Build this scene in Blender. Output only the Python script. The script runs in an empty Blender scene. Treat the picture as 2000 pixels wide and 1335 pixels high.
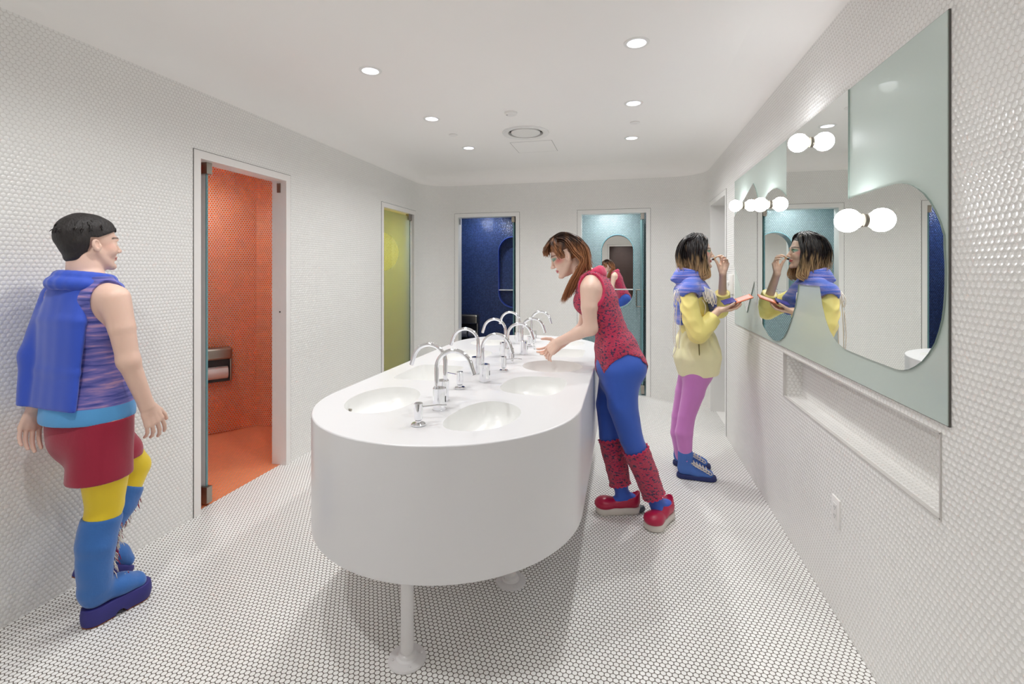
import bpy, bmesh, math, random
import numpy as np
from mathutils import Vector, Matrix
random.seed(7); np.random.seed(7)
C = bpy.context.scene.collection
S = bpy.context.scene
PI = math.pi

# ------------------------------------------------------------------ camera
F_PX, YAW, EYE, HORIZON = 939.0, 0.2307, 1.45, 527.7
cam_d = bpy.data.cameras.new('camera'); cam = bpy.data.objects.new('camera', cam_d); C.objects.link(cam)
cam_d.sensor_width = 36.0; cam_d.sensor_fit = 'HORIZONTAL'
cam_d.lens = 36.0 * F_PX / 2000.0
cam_d.shift_x = 0.0
cam_d.shift_y = -(667.5 - HORIZON) / 2000.0
cam_d.clip_start = 0.02
cam.location = (0, 0, EYE); cam.rotation_euler = (PI / 2, 0, YAW)
S.camera = cam

# ------------------------------------------------------------------ world, exposure
w = bpy.data.worlds.new('world'); S.world = w; w.use_nodes = True
w.node_tree.nodes['Background'].inputs[0].default_value = (1, 0.97, 0.93, 1)
w.node_tree.nodes['Background'].inputs[1].default_value = 0.3
S.view_settings.view_transform = 'Standard'; S.view_settings.look = 'None'
S.view_settings.gamma = 1.0; S.view_settings.use_curve_mapping = False
S.view_settings.exposure = 0.22
cy = S.cycles
cy.max_bounces = 14; cy.diffuse_bounces = 9; cy.glossy_bounces = 8; cy.transmission_bounces = 8; cy.transparent_max_bounces = 8
cy.use_denoising = True
cy.sample_clamp_indirect = 6.0; cy.caustics_reflective = False; cy.caustics_refractive = False
cy.blur_glossy = 0.5

# ------------------------------------------------------------------ room lights (ceiling downlights)
XL, XR, YB, YF, ZT, ZC, RC = -2.4576, 0.862, 5.739, -0.42, 2.513, 2.65, 0.34
DL_SPOTS = [(x, y) for x in (-1.49, 0.06) for y in (0.70, 1.66, 2.62, 3.56, 4.49)]
DL_POWER = [46.0, 30.0, 27.0, 32.0, 32.0, 9.0, 13.0, 27.0, 38.0, 54.0]   # left row near to far, right row near to far
def spot(name, loc, power, size=PI * 0.84, blend=1.0, radius=0.045, color=(0.965, 0.97, 0.975), parent=None):
    l = bpy.data.lights.new(name, 'SPOT'); l.energy = power; l.spot_size = size; l.spot_blend = blend
    l.shadow_soft_size = radius; l.color = color
    o = bpy.data.objects.new(name, l); C.objects.link(o); o.location = loc
    if parent: o.parent = parent; o.location = Vector(loc) - parent.location
    return o

# ------------------------------------------------------------------ helpers
def ray(px):
    t = (px - 1000.0) / F_PX
    return math.cos(YAW) * t - math.sin(YAW), math.sin(YAW) * t + math.cos(YAW)
def W(px, py, Y):
    a, b = ray(px); d = Y / b
    return np.array((a * d, Y, EYE - (py - HORIZON) * d / F_PX))
def WX(px, py, X):
    a, b = ray(px); d = X / a
    return np.array((X, b * d, EYE - (py - HORIZON) * d / F_PX))

class MB:
    """collects geometry in world coordinates"""
    def __init__(s): s.v = []; s.f = []; s.m = []; s.uv = []; s.has_uv = False
    def add(s, vs, fs, mi=0, uvs=None):
        b = len(s.v); s.v += [tuple(map(float, v)) for v in vs]
        for i, f in enumerate(fs):
            s.f.append([b + k for k in f]); s.m.append(mi)
            if uvs is not None: s.has_uv = True; s.uv.append([uvs[k] for k in f])
            else: s.uv.append([(0, 0)] * len(f))
        return s
    def box(s, x0, x1, y0, y1, z0, z1, mi=0, M=None):
        v = [(x, y, z) for z in (z0, z1) for y in (y0, y1) for x in (x0, x1)]
        if M is not None: v = [tuple(M @ Vector(p)) for p in v]
        return s.add(v, [(0, 2, 3, 1), (4, 5, 7, 6), (0, 1, 5, 4), (2, 6, 7, 3), (0, 4, 6, 2), (1, 3, 7, 5)], mi)
    def rbox(s, x0, x1, y0, y1, z0, z1, r=0.004, mi=0, M=None, seg=2):
        bm = bmesh.new(); bmesh.ops.create_cube(bm, size=1)
        for v in bm.verts: v.co = Vector((x0 + (v.co.x + .5) * (x1 - x0), y0 + (v.co.y + .5) * (y1 - y0), z0 + (v.co.z + .5) * (z1 - z0)))
        bmesh.ops.bevel(bm, geom=list(bm.edges), offset=r, segments=seg, affect='EDGES', profile=0.5)
        s.bm(bm, mi, M); return s
    def bm(s, bm, mi=0, M=None):
        bm.verts.index_update()
        vs = [tuple(M @ v.co) if M is not None else tuple(v.co) for v in bm.verts]
        s.add(vs, [[v.index for v in f.verts] for f in bm.faces], mi); bm.free()
    def tube(s, pts, r, n=12, mi=0, cap=True, flat=1.0):
        pts = [np.array(p, float) for p in pts]
        rs = r if hasattr(r, '__len__') else [r] * len(pts)
        t = [pts[min(i + 1, len(pts) - 1)] - pts[max(i - 1, 0)] for i in range(len(pts))]
        t = [a / (np.linalg.norm(a) + 1e-9) for a in t]
        u = np.cross(t[0], (0, 0, 1) if abs(t[0][2]) < .9 else (1, 0, 0)); u /= np.linalg.norm(u)
        vs = []
        for i, p in enumerate(pts):
            u = u - t[i] * np.dot(u, t[i]); u /= (np.linalg.norm(u) + 1e-9); w_ = np.cross(t[i], u)
            for k in range(n):
                a = 2 * PI * k / n
                vs.append(p + (u * math.cos(a) + w_ * math.sin(a) * flat) * rs[i])
        fs = [(i * n + k, i * n + (k + 1) % n, (i + 1) * n + (k + 1) % n, (i + 1) * n + k) for i in range(len(pts) - 1) for k in range(n)]
        if cap:
            fs.append(list(range(n))[::-1]); fs.append([(len(pts) - 1) * n + k for k in range(n)])
        return s.add(vs, fs, mi)
    def lathe(s, prof, n=32, mi=0, M=None, cx=0, cy=0, cap=True):
        vs = []; 
        for (r, z) in prof:
            for k in range(n):
                a = 2 * PI * k / n; p = Vector((cx + r * math.cos(a), cy + r * math.sin(a), z))
                vs.append(tuple(M @ p) if M is not None else tuple(p))
        fs = [(i * n + k, i * n + (k + 1) % n, (i + 1) * n + (k + 1) % n, (i + 1) * n + k) for i in range(len(prof) - 1) for k in range(n)]
        if cap and prof[0][0] > 1e-5: fs.append(list(range(n))[::-1])
        if cap and prof[-1][0] > 1e-5: fs.append([(len(prof) - 1) * n + k for k in range(n)])
        return s.add(vs, fs, mi)

STUFF = ('cream_lace_fringe', 'crimson_lace_fringe', 'hair_strands')
def wloc(o):
    v = Vector(o.location)
    while o.parent: o = o.parent; v = v + Vector(o.location)
    return v
def put(name, mb, mats, parent=None, smooth=30, loc=None, kind=None, label=None):
    if name in STUFF: kind = 'stuff'
    if not isinstance(mats, (list, tuple)): mats = [mats]
    L = Vector(loc) if loc is not None else Vector((0, 0, 0))
    base = (wloc(parent) if parent else Vector((0, 0, 0))) + L
    me = bpy.data.meshes.new(name)
    V = np.array(mb.v) - np.array(base)
    me.from_pydata(V.tolist(), [], mb.f); 
    for m in mats: me.materials.append(m)
    if len(mats) > 1: me.polygons.foreach_set('material_index', mb.m)
    if mb.has_uv:
        uvl = me.uv_layers.new(name='UVMap'); flat = [c for f in mb.uv for uv in f for c in uv]
        uvl.data.foreach_set('uv', flat)
    if smooth == 180: me.polygons.foreach_set('use_smooth', [True] * len(me.polygons))
    elif smooth: me.polygons.foreach_set('use_smooth', [True] * len(me.polygons)); me.set_sharp_from_angle(angle=math.radians(smooth))
    me.validate(); me.update()
    o = bpy.data.objects.new(name, me); C.objects.link(o); o.location = L
    if parent: o.parent = parent
    if kind: o['kind'] = kind
    if label: o['label'] = label
    return o
def thing(name, label=None, cat=None, loc=(0, 0, 0), group=None, kind=None):
    o = bpy.data.objects.new(name, None); C.objects.link(o); o.location = loc; o.empty_display_size = 0.1
    if label: o['label'] = label
    if cat: o['category'] = cat
    if group: o['group'] = group
    if kind: o['kind'] = kind
    return o
def tag(o, label, cat, group=None):
    o['label'] = label; o['category'] = cat
    if group: o['group'] = group
    return o
def dup(root, loc, rotz=0, label=None):
    r = root.copy(); C.objects.link(r); r.location = loc; r.rotation_euler = (0, 0, rotz)
    if label: r['label'] = label
    for ch in list(root.children):
        c = ch.copy(); C.objects.link(c); c.parent = r
        for g in ch.children:
            d = g.copy(); C.objects.link(d); d.parent = c
    return r

def srgb(r, g, b):
    f = lambda c: (c / 255 / 12.92) if c / 255 <= 0.04045 else ((c / 255 + 0.055) / 1.055) ** 2.4
    return (f(r), f(g), f(b), 1)

# ------------------------------------------------------------------ materials
def mat(name, col, rough=0.5, metal=0.0, **kw):
    m = bpy.data.materials.new(name); m.use_nodes = True
    b = m.node_tree.nodes['Principled BSDF']
    b.inputs['Base Color'].default_value = col if len(col) == 4 else (*col, 1)
    b.inputs['Roughness'].default_value = rough; b.inputs['Metallic'].default_value = metal
    for k, v in kw.items(): b.inputs[k.replace('_', ' ')].default_value = v
    return m
def nodes(m): return m.node_tree.nodes, m.node_tree.links, m.node_tree.nodes['Principled BSDF']
def bump_noise(m, scale, dist=0.002, strength=0.5, detail=3, stretch=None):
    n, l, b = nodes(m)
    tc = n.new('ShaderNodeTexCoord'); no = n.new('ShaderNodeTexNoise'); no.inputs['Scale'].default_value = scale; no.inputs['Detail'].default_value = detail
    src = tc.outputs['Object']
    if stretch:
        mp = n.new('ShaderNodeMapping'); mp.inputs['Scale'].default_value = stretch; l.new(src, mp.inputs[0]); src = mp.outputs[0]
    l.new(src, no.inputs['Vector'])
    bp = n.new('ShaderNodeBump'); bp.inputs['Distance'].default_value = dist; bp.inputs['Strength'].default_value = strength
    l.new(no.outputs[0], bp.inputs['Height']); l.new(bp.outputs[0], b.inputs['Normal'])
    return m
def ramp2(m, facsock, c0, c1, p0, p1):
    n, l, b = nodes(m)
    r = n.new('ShaderNodeValToRGB'); r.color_ramp.elements[0].position = p0; r.color_ramp.elements[1].position = p1
    r.color_ramp.elements[0].color = c0; r.color_ramp.elements[1].color = c1
    l.new(facsock, r.inputs[0]); return r.outputs[0]

def hex_group():
    g = bpy.data.node_groups.new('penny_grid', 'ShaderNodeTree')
    g.interface.new_socket('Vector', in_out='INPUT', socket_type='NodeSocketVector')
    g.interface.new_socket('Dist', in_out='OUTPUT', socket_type='NodeSocketFloat')
    g.interface.new_socket('Cell', in_out='OUTPUT', socket_type='NodeSocketFloat')
    n, l = g.nodes, g.links
    gi = n.new('NodeGroupInput'); go = n.new('NodeGroupOutput')
    s = (1.0, math.sqrt(3), 1.0); h = (0.5, math.sqrt(3) / 2, 0.0)
    def vm(op, a, b=None, c=None):
        x = n.new('ShaderNodeVectorMath'); x.operation = op
        for i, q in enumerate((a, b, c)):
            if q is None: continue
            if isinstance(q, tuple): x.inputs[i].default_value = q
            else: l.new(q, x.inputs[i])
        return x.outputs['Value'] if op in ('LENGTH', 'DOT_PRODUCT') else x.outputs[0]
    def mm(op, a, b=None):
        x = n.new('ShaderNodeMath'); x.operation = op
        for i, q in enumerate((a, b)):
            if q is None: continue
            if isinstance(q, (int, float)): x.inputs[i].default_value = q
            else: l.new(q, x.inputs[i])
        return x.outputs[0]
    V = gi.outputs[0]
    A = vm('SUBTRACT', vm('WRAP', V, s, (0, 0, 0)), h)
    B = vm('SUBTRACT', vm('WRAP', vm('ADD', V, h), s, (0, 0, 0)), h)
    sel = mm('LESS_THAN', vm('LENGTH', A), vm('LENGTH', B))
    mx = n.new('ShaderNodeMix'); mx.data_type = 'VECTOR'; l.new(sel, mx.inputs[0]); l.new(B, mx.inputs[4]); l.new(A, mx.inputs[5])
    G = mx.outputs[1]
    ab = vm('ABSOLUTE', G)
    hd = mm('MAXIMUM', vm('DOT_PRODUCT', ab, (1, 0, 0)), vm('DOT_PRODUCT', ab, (0.5, math.sqrt(3) / 2, 0)))
    d = mm('ADD', mm('MULTIPLY', hd, 0.5), mm('MULTIPLY', vm('LENGTH', G), 0.5))
    l.new(d, go.inputs[0])
    cen = vm('SUBTRACT', V, G)
    wn = n.new('ShaderNodeTexWhiteNoise'); wn.noise_dimensions = '2D'
    sn = vm('SNAP', vm('ADD', cen, (0.05, 0.05, 0)), (0.25, 0.25, 1))
    l.new(sn, wn.inputs['Vector']); l.new(wn.outputs['Value'], go.inputs[1])
    return g
HEX = hex_group()
def tile_mat(name, tile, grout, pitch=0.0207, rin=0.425, edge=0.045, bump=0.0012, rough=0.25, vary=0.04, strength=1.0, grough=0.8, dome=0.09):
    m = mat(name, tile, rough); n, l, b = nodes(m)
    uv = n.new('ShaderNodeUVMap'); uv.uv_map = 'UVMap'
    sc = n.new('ShaderNodeVectorMath'); sc.operation = 'SCALE'; sc.inputs['Scale'].default_value = 1 / pitch
    l.new(uv.outputs[0], sc.inputs[0])
    g = n.new('ShaderNodeGroup'); g.node_tree = HEX; l.new(sc.outputs[0], g.inputs[0])
    mr = n.new('ShaderNodeMapRange'); mr.interpolation_type = 'SMOOTHSTEP'
    mr.inputs[1].default_value = rin; mr.inputs[2].default_value = rin + edge; mr.inputs[3].default_value = 0; mr.inputs[4].default_value = 1
    l.new(g.outputs['Dist'], mr.inputs[0])
    hs = n.new('ShaderNodeHueSaturation'); hs.inputs['Color'].default_value = tile
    mv = n.new('ShaderNodeMapRange'); mv.inputs[3].default_value = 1 - vary; mv.inputs[4].default_value = 1 + vary
    l.new(g.outputs['Cell'], mv.inputs[0]); l.new(mv.outputs[0], hs.inputs['Value'])
    mx = n.new('ShaderNodeMix'); mx.data_type = 'RGBA'; l.new(mr.outputs[0], mx.inputs[0]); l.new(hs.outputs[0], mx.inputs[6]); mx.inputs[7].default_value = grout
    l.new(mx.outputs[2], b.inputs['Base Color'])
    rr = n.new('ShaderNodeMapRange'); rr.inputs[3].default_value = rough; rr.inputs[4].default_value = grough; l.new(mr.outputs[0], rr.inputs[0]); l.new(rr.outputs[0], b.inputs['Roughness'])
    hr = n.new('ShaderNodeMapRange'); hr.interpolation_type = 'SMOOTHSTEP'
    hr.inputs[1].default_value = rin - dome; hr.inputs[2].default_value = rin + edge + 0.01; hr.inputs[3].default_value = 1; hr.inputs[4].default_value = 0
    l.new(g.outputs['Dist'], hr.inputs[0])
    bp = n.new('ShaderNodeBump'); bp.inputs['Distance'].default_value = bump; bp.inputs['Strength'].default_value = strength
    l.new(hr.outputs[0], bp.inputs['Height']); l.new(bp.outputs[0], b.inputs['Normal'])
    return m
M = {}
M['wall'] = tile_mat('white_penny_wall', srgb(237, 236, 233), srgb(216, 214, 210), bump=0.0017, rough=0.30, vary=0.012, dome=0.27)
M['floor'] = tile_mat('white_penny_floor', srgb(246, 245, 242), srgb(106, 98, 90), bump=0.0004, rough=0.35, rin=0.418, edge=0.03, vary=0.02)
M['orange'] = tile_mat('orange_penny', srgb(232, 108, 26), srgb(214, 192, 178), bump=0.001, rough=0.2, rin=0.335, edge=0.06, vary=0.08)
M['orange_floor'] = tile_mat('orange_penny_floor', srgb(232, 118, 50), srgb(180, 162, 148), bump=0.0005, rough=0.35, rin=0.40, edge=0.05, vary=0.06)
M['blue'] = tile_mat('navy_penny', srgb(42, 66, 122), srgb(12, 18, 38), bump=0.0018, dome=0.25, rough=0.16, rin=0.365, edge=0.06, vary=0.22)
M['teal'] = tile_mat('teal_penny', srgb(190, 208, 210), srgb(104, 134, 140), bump=0.0014, dome=0.22, rough=0.2, rin=0.385, edge=0.06, vary=0.08)
M['yellow'] = tile_mat('yellow_penny', srgb(242, 234, 150), srgb(200, 176, 50), bump=0.001, rough=0.25, rin=0.37, edge=0.06, vary=0.05)
M['brown'] = tile_mat('brown_penny', srgb(104, 82, 76), srgb(66, 52, 48), bump=0.001, rough=0.3, rin=0.4, edge=0.05)
M['yellow_floor'] = M['yellow']
M['plaster'] = mat('ceiling_plaster', srgb(245, 243, 240), 0.9)
M['white_paint'] = mat('white_painted_metal', srgb(232, 231, 228), 0.35)
M['pink_paint'] = mat('white_painted_jamb', srgb(232, 229, 226), 0.4)
M['trimline'] = mat('grey_border_gap_shade', srgb(95, 92, 88), 0.6)
M['steel'] = mat('brushed_steel', srgb(165, 158, 148), 0.32, 1.0)
M['chrome'] = mat('chrome', (0.86, 0.87, 0.9), 0.045, 1.0)
M['solid'] = mat('white_solid_surface', srgb(220, 219, 220), 0.28, Coat_Weight=0.0)
M['bowl'] = mat('white_solid_surface_bowl', srgb(234, 234, 232), 0.3)
M['enamel'] = mat('white_enamel', srgb(226, 224, 224), 0.3)
M['mirror'] = mat('mirror_silver', (0.90, 0.925, 0.905), 0.0, 1.0)
M['mirror_edge'] = mat('mirror_glass_edge', srgb(150, 165, 158), 0.25)
M['mint'] = mat('mint_satin_glass', srgb(186, 199, 192), 0.22, Coat_Weight=0.2)
M['frost'] = mat('frosted_door_glass', srgb(205, 226, 220), 0.42, Transmission_Weight=0.82, IOR=1.3)
M['glass_edge'] = mat('glass_edge_teal', srgb(120, 168, 174), 0.15, Transmission_Weight=0.3)
M['black'] = mat('black_plastic', (0.01, 0.01, 0.012, 1), 0.35)
M['dark'] = mat('dark_hole', (0.02, 0.02, 0.02, 1), 0.6)
M['paper'] = mat('toilet_paper', srgb(225, 222, 218), 0.9)
M['plastic'] = mat('white_plastic', srgb(235, 233, 230), 0.35)
def emis(name, col, st):
    m = mat(name, (1, 1, 1, 1), 0.4); b = m.node_tree.nodes['Principled BSDF']
    b.inputs['Emission Color'].default_value = col; b.inputs['Emission Strength'].default_value = st; return m
M['globe'] = emis('opal_globe_lit', (0.955, 0.975, 1.0, 1), 35.0)
M['led'] = emis('downlight_led', (0.93, 0.95, 1, 1), 28.0)
M['water'] = mat('water', (1, 1, 1, 1), 0.02, Transmission_Weight=1.0, IOR=1.33)

# ------------------------------------------------------------------ planar panels with holes
def panel(mb, loop, holes, to3d, uvf, mi=0, flip=False):
    bm = bmesh.new(); 
    def addl(lp):
        vs = [bm.verts.new((p[0], p[1], 0)) for p in lp]
        return [bm.edges.new((vs[i], vs[(i + 1) % len(vs)])) for i in range(len(vs))]
    es = addl(loop)
    for h in holes: es += addl(h)
    bmesh.ops.triangle_fill(bm, use_beauty=True, use_dissolve=False, edges=es)
    bmesh.ops.recalc_face_normals(bm, faces=list(bm.faces))
    bm.verts.index_update()
    pts = [(v.co.x, v.co.y) for v in bm.verts]
    fs = []
    for f in bm.faces:
        idx = [v.index for v in f.verts]
        if (f.normal.z < 0) != flip: idx = idx[::-1]
        fs.append(idx)
    bm.free()
    mb.add([to3d(*p) for p in pts], fs, mi, [uvf(*p) for p in pts])
def rect(a0, a1, b0, b1): return [(a0, b0), (a1, b0), (a1, b1), (a0, b1)]
def pill(cx, z0, z1, w, n=14):
    r = w / 2; p = []
    for k in range(n + 1): a = PI * k / n; p.append((cx + r * math.cos(a), z1 - r + r * math.sin(a)))
    for k in range(n + 1): a = PI + PI * k / n; p.append((cx + r * math.cos(a), z0 + r + r * math.sin(a)))
    return p
def strip(mb, path, z0, z1, u0=0, mi=0):
    u = u0; us = [u]
    for i in range(1, len(path)): u += math.dist(path[i - 1], path[i]); us.append(u)
    vs = [(p[0], p[1], z0) for p in path] + [(p[0], p[1], z1) for p in path]
    uv = [(a, z0) for a in us] + [(a, z1) for a in us]; n = len(path)
    mb.add(vs, [(i, i + 1, n + i + 1, n + i) for i in range(n - 1)], mi, uv); return us[-1]
def arc(cx, cy, r, a0, a1, n=20): return [(cx + r * math.cos(a0 + (a1 - a0) * k / n), cy + r * math.sin(a0 + (a1 - a0) * k / n)) for k in range(n + 1)]

DW, DH = 0.8346, 2.1619          # outer door size
DY1, DY2, DX1, DX2, DYR, DXF = 2.3127, 4.5425, -2.0887, -0.55, 4.5105, -0.47
def wall_outline(a0, a1, doors):
    o = [(a0, 0)]
    for d in sorted(doors): o += [(d, 0), (d, DH), (d + DW, DH), (d + DW, 0)]
    return o + [(a1, 0), (a1, ZT), (a0, ZT)]
# left wall
mb = MB(); panel(mb, wall_outline(YF + RC, YB - RC, [DY1, DY2]), [], lambda a, z: (XL, a, z), lambda a, z: (a, z))
put('wall_left', mb, M['wall'], kind='structure', smooth=0)
# right wall with recessed shelf niche
NY0, NY1, NZ0, NZ1, ND = 1.586, 2.954, 0.752, 0.994, 0.092
mb = MB(); panel(mb, wall_outline(YF + RC, YB - RC, [DYR]), [rect(NY0, NY1, NZ0, NZ1)], lambda a, z: (XR, a, z), lambda a, z: (a, z))
xb = XR + ND
mb.add([(xb, NY0, NZ0), (xb, NY1, NZ0), (xb, NY1, NZ1), (xb, NY0, NZ1)], [(0, 1, 2, 3)], 0, [(NY0, NZ0), (NY1, NZ0), (NY1, NZ1), (NY0, NZ1)])
for (y) in (NY0, NY1): mb.add([(XR, y, NZ0), (xb, y, NZ0), (xb, y, NZ1), (XR, y, NZ1)], [(0, 1, 2, 3)], 0, [(0, NZ0), (ND, NZ0), (ND, NZ1), (0, NZ1)])
for (z) in (NZ0, NZ1): mb.add([(XR, NY0, z), (XR, NY1, z), (xb, NY1, z), (xb, NY0, z)], [(0, 1, 2, 3)], 0, [(NY0, 0), (NY1, 0), (NY1, ND), (NY0, ND)])
put('wall_right', mb, M['wall'], kind='structure', smooth=0)
mb = MB()
for (z) in (NZ0, NZ1): mb.box(XR - 0.0035, XR + 0.012, NY0 - 0.002, NY1 + 0.002, z - 0.003, z + 0.003)
for (y) in (NY0, NY1): mb.box(XR - 0.0035, XR + 0.012, y - 0.003, y + 0.003, NZ0, NZ1)
put('trim_1', mb, mat('niche_edge_trim', srgb(200, 197, 193), 0.4), kind='structure', smooth=0)
# back wall with rounded corners
mb = MB(); panel(mb, wall_outline(XL + RC, XR - RC, [DX1, DX2]), [], lambda a, z: (a, YB, z), lambda a, z: (a, z))
strip(mb, arc(XL + RC, YB - RC, RC, PI, PI / 2), 0, ZT, u0=0.0); strip(mb, arc(XR - RC, YB - RC, RC, PI / 2, 0), 0, ZT, u0=XR - RC)
put('wall_back', mb, M['wall'], kind='structure', smooth=40)
mb = MB(); panel(mb, wall_outline(XL + RC, XR - RC, [DXF]), [], lambda a, z: (a, YF, z), lambda a, z: (a, z))
strip(mb, arc(XL + RC, YF + RC, RC, PI, 1.5 * PI), 0, ZT); strip(mb, arc(XR - RC, YF + RC, RC, -PI / 2, 0), 0, ZT)
put('wall_front', mb, M['wall'], kind='structure', smooth=40)
# floor
def rrect(d, r=RC, n=20):
    x0, x1, y0, y1 = XL + d, XR - d, YF + d, YB - d; p = []
    for cx, cy, a in ((x1 - r, y1 - r, 0), (x0 + r, y1 - r, PI / 2), (x0 + r, y0 + r, PI), (x1 - r, y0 + r, 1.5 * PI)): p += arc(cx, cy, r, a, a + PI / 2, n)
    return p
mb = MB(); panel(mb, rrect(0), [], lambda a, b: (a, b, 0), lambda a, b: (a, b))
for (a0, a1, b0, b1) in ((DX1, DX1 + DW, YB, YB + 0.035), (DX2, DX2 + DW, YB, YB + 0.035)):
    panel(mb, rect(a0, a1, b0, b1), [], lambda a, b: (a, b, 0), lambda a, b: (a, b))
for (a0, a1, b0, b1) in ((XL - 0.05, XL, DY1, DY1 + DW), (XL - 0.05, XL, DY2, DY2 + DW), (XR, XR + 0.05, DYR, DYR + DW)):
    panel(mb, rect(a0, a1, b0, b1), [], lambda a, b: (a, b, 0), lambda a, b: (a, b))
panel(mb, rect(DXF, DXF + DW, YF - 0.05, YF), [], lambda a, b: (a, b, 0), lambda a, b: (a, b))
put('floor', mb, M['floor'], kind='structure', smooth=0)
# ceiling: flat plane with holes for the downlights and diffuser, cove down to the tile
def circ(cx, cy, r, n=40): return [(cx + r * math.cos(2 * PI * k / n), cy + r * math.sin(2 * PI * k / n)) for k in range(n)]
CIN = 0.26; DR = 0.05
mb = MB(); rings = []
for k in range(13):
    t = k / 12 * PI / 2; rings.append([(x, y, ZT + (ZC - ZT) * math.sin(t)) for x, y in rrect(CIN * (1 - math.cos(t)))])
nR = len(rings[0]); vs = [p for r in rings for p in r]
mb.add(vs, [(i * nR + k, i * nR + (k + 1) % nR, (i + 1) * nR + (k + 1) % nR, (i + 1) * nR + k) for i in range(12) for k in range(nR)])
DIFF = (-0.843, 4.11)
panel(mb, rrect(CIN), [circ(x, y, DR) for x, y in DL_SPOTS] + [circ(*DIFF, 0.17)], lambda a, b: (a, b, ZC), lambda a, b: (a, b))
put('ceiling', mb, M['plaster'], kind='structure', smooth=40)
# unseen box added around all rooms so that no outside light enters
mb = MB(); mb.box(-5.2, 3.2, -2.5, 7.5, 2.85, 2.9); mb.box(-5.2, 3.2, -2.5, 7.5, -0.12, -0.05)
for a in ((-5.2, -5.1, -2.5, 7.5), (3.1, 3.2, -2.5, 7.5), (-5.2, 3.2, -2.5, -2.4), (-5.2, 3.2, 7.4, 7.5)): mb.box(*a, -0.12, 2.9)
put('wall_light_block', mb, M['plaster'], kind='structure', smooth=0)

# ------------------------------------------------------------------ stalls
def stall(nm, path, tilem, floorm, zc=2.42, skip_wall=None, floor_poly=None, wall_name=None):
    mb = MB(); strip(mb, path, 0, zc); put('wall_' + nm, mb, tilem, kind='structure', smooth=0)
    mb = MB(); panel(mb, floor_poly or path, [], lambda a, b: (a, b, -0.001), lambda a, b: (a, b)); put('floor_' + nm, mb, floorm, kind='structure', smooth=0)
    mb = MB(); panel(mb, floor_poly or path, [], lambda a, b: (a, b, zc), lambda a, b: (a, b)); put('ceiling_' + nm, mb, M['plaster'] if nm != 'yellow' else tilem, kind='structure', smooth=0)
JD = 0.12
x = XL - JD
op = [(x, DY1 + DW), (x, 3.925), (-3.352, 3.828), (-3.75, 3.31), (-3.95, 2.9), (-3.95, 2.15), (x, 2.15), (x, DY1)]
stall('orange', op, M['orange'], M['orange_floor'], floor_poly=op + [(XL - 0.05, DY1), (XL - 0.05, DY1 + DW)])
yp = [(x, DY2 + DW), (x, 5.62), (-3.5, 5.62), (-3.5, 4.2), (x, 4.2), (x, DY2)]
stall('yellow', yp, M['yellow'], M['yellow'], floor_poly=yp + [(XL - 0.05, DY2), (XL - 0.05, DY2 + DW)])
xr = XR + 0.15
wp = [(xr, DYR), (xr, 4.1), (2.4, 4.1), (2.4, 5.6), (xr, 5.6), (xr, DYR + DW)]
stall('white', wp, M['plaster'], M['plaster'], floor_poly=[(XR + 0.05, DYR + DW), (XR + 0.05, DYR)] + wp)
y = YF - JD
bp_ = [(DXF, y), (-1.1, y), (-1.1, -1.6), (0.9, -1.6), (0.9, y), (DXF + DW, y)]
stall('brown', bp_, M['brown'], M['brown'], floor_poly=bp_ + [(DXF + DW, YF - 0.05), (DXF, YF - 0.05)])
y = YB + JD
BW, TW = 6.6, 6.5
def niche_stall(nm, xa, xb_, dx, yw, pc, pz0, pz1, pw, tilem, edge, back, tname='wall_mirror', bname='mirror_glass'):
    mb = MB()
    strip(mb, [(dx, y), (xa, y), (xa, yw)], 0, 2.42); strip(mb, [(xb_, yw), (xb_, y), (dx + DW, y)], 0, 2.42)
    pl = pill(pc, pz0, pz1, pw)
    put('wall_' + nm, mb, tilem, kind='structure', smooth=0); mb = MB()
    panel(mb, rect(xa, xb_, 0, 2.42), [pl], lambda a, z: (a, yw, z), lambda a, z: (a, z))
    put('wall_' + nm + '_rear', mb, tilem, kind='structure', smooth=0)
    fp = [(dx, YB + 0.035), (dx, y), (xa, y), (xa, yw), (xb_, yw), (xb_, y), (dx + DW, y), (dx + DW, YB + 0.035)]
    for z, n2, mm_ in ((-0.001, 'floor_', tilem), (2.42, 'ceiling_', M['plaster'])):
        mb = MB(); panel(mb, fp, [], lambda a, b: (a, b, z), lambda a, b: (a, b)); put(n2 + nm, mb, mm_, kind='structure', smooth=0)
    t = thing(tname, None, 'mirror', (pc, yw, pz0))
    dpt = 0.085; n = len(pl)
    mb = MB(); vs = [(a, yw - 0.004, b) for a, b in pl] + [(a, yw + dpt, b) for a, b in pl]
    c = np.array([pc, (pz0 + pz1) / 2]); ou = [tuple(c + (np.array(p) - c) * 1.0 + 0.008 * (np.array(p) - c) / np.linalg.norm(np.array(p) - c)) for p in pl]
    vs += [(a, yw - 0.004, b) for a, b in ou] + [(a, yw + 0.002, b) for a, b in ou]
    f = [(i, (i + 1) % n, n + (i + 1) % n, n + i) for i in range(n)] + [(i, (i + 1) % n, 2 * n + (i + 1) % n, 2 * n + i) for i in range(n)] + [(2 * n + i, 2 * n + (i + 1) % n, 3 * n + (i + 1) % n, 3 * n + i) for i in range(n)]
    mb.add(vs, f); put('niche_rim', mb, edge, t, smooth=40)
    mb = MB(); panel(mb, pl, [], lambda a, b: (a, yw + dpt - 0.002, b), lambda a, b: (a, b)); put(bname, mb, back, t, smooth=0)
    mb = MB(); zs = pz0 + 0.235; mb.rbox(pc - pw / 2 + 0.003, pc + pw / 2 - 0.003, yw + 0.004, yw + dpt - 0.004, zs, zs + 0.012, 0.002); put('shelf', mb, M['plastic'], t, smooth=0)
    return t
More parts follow.
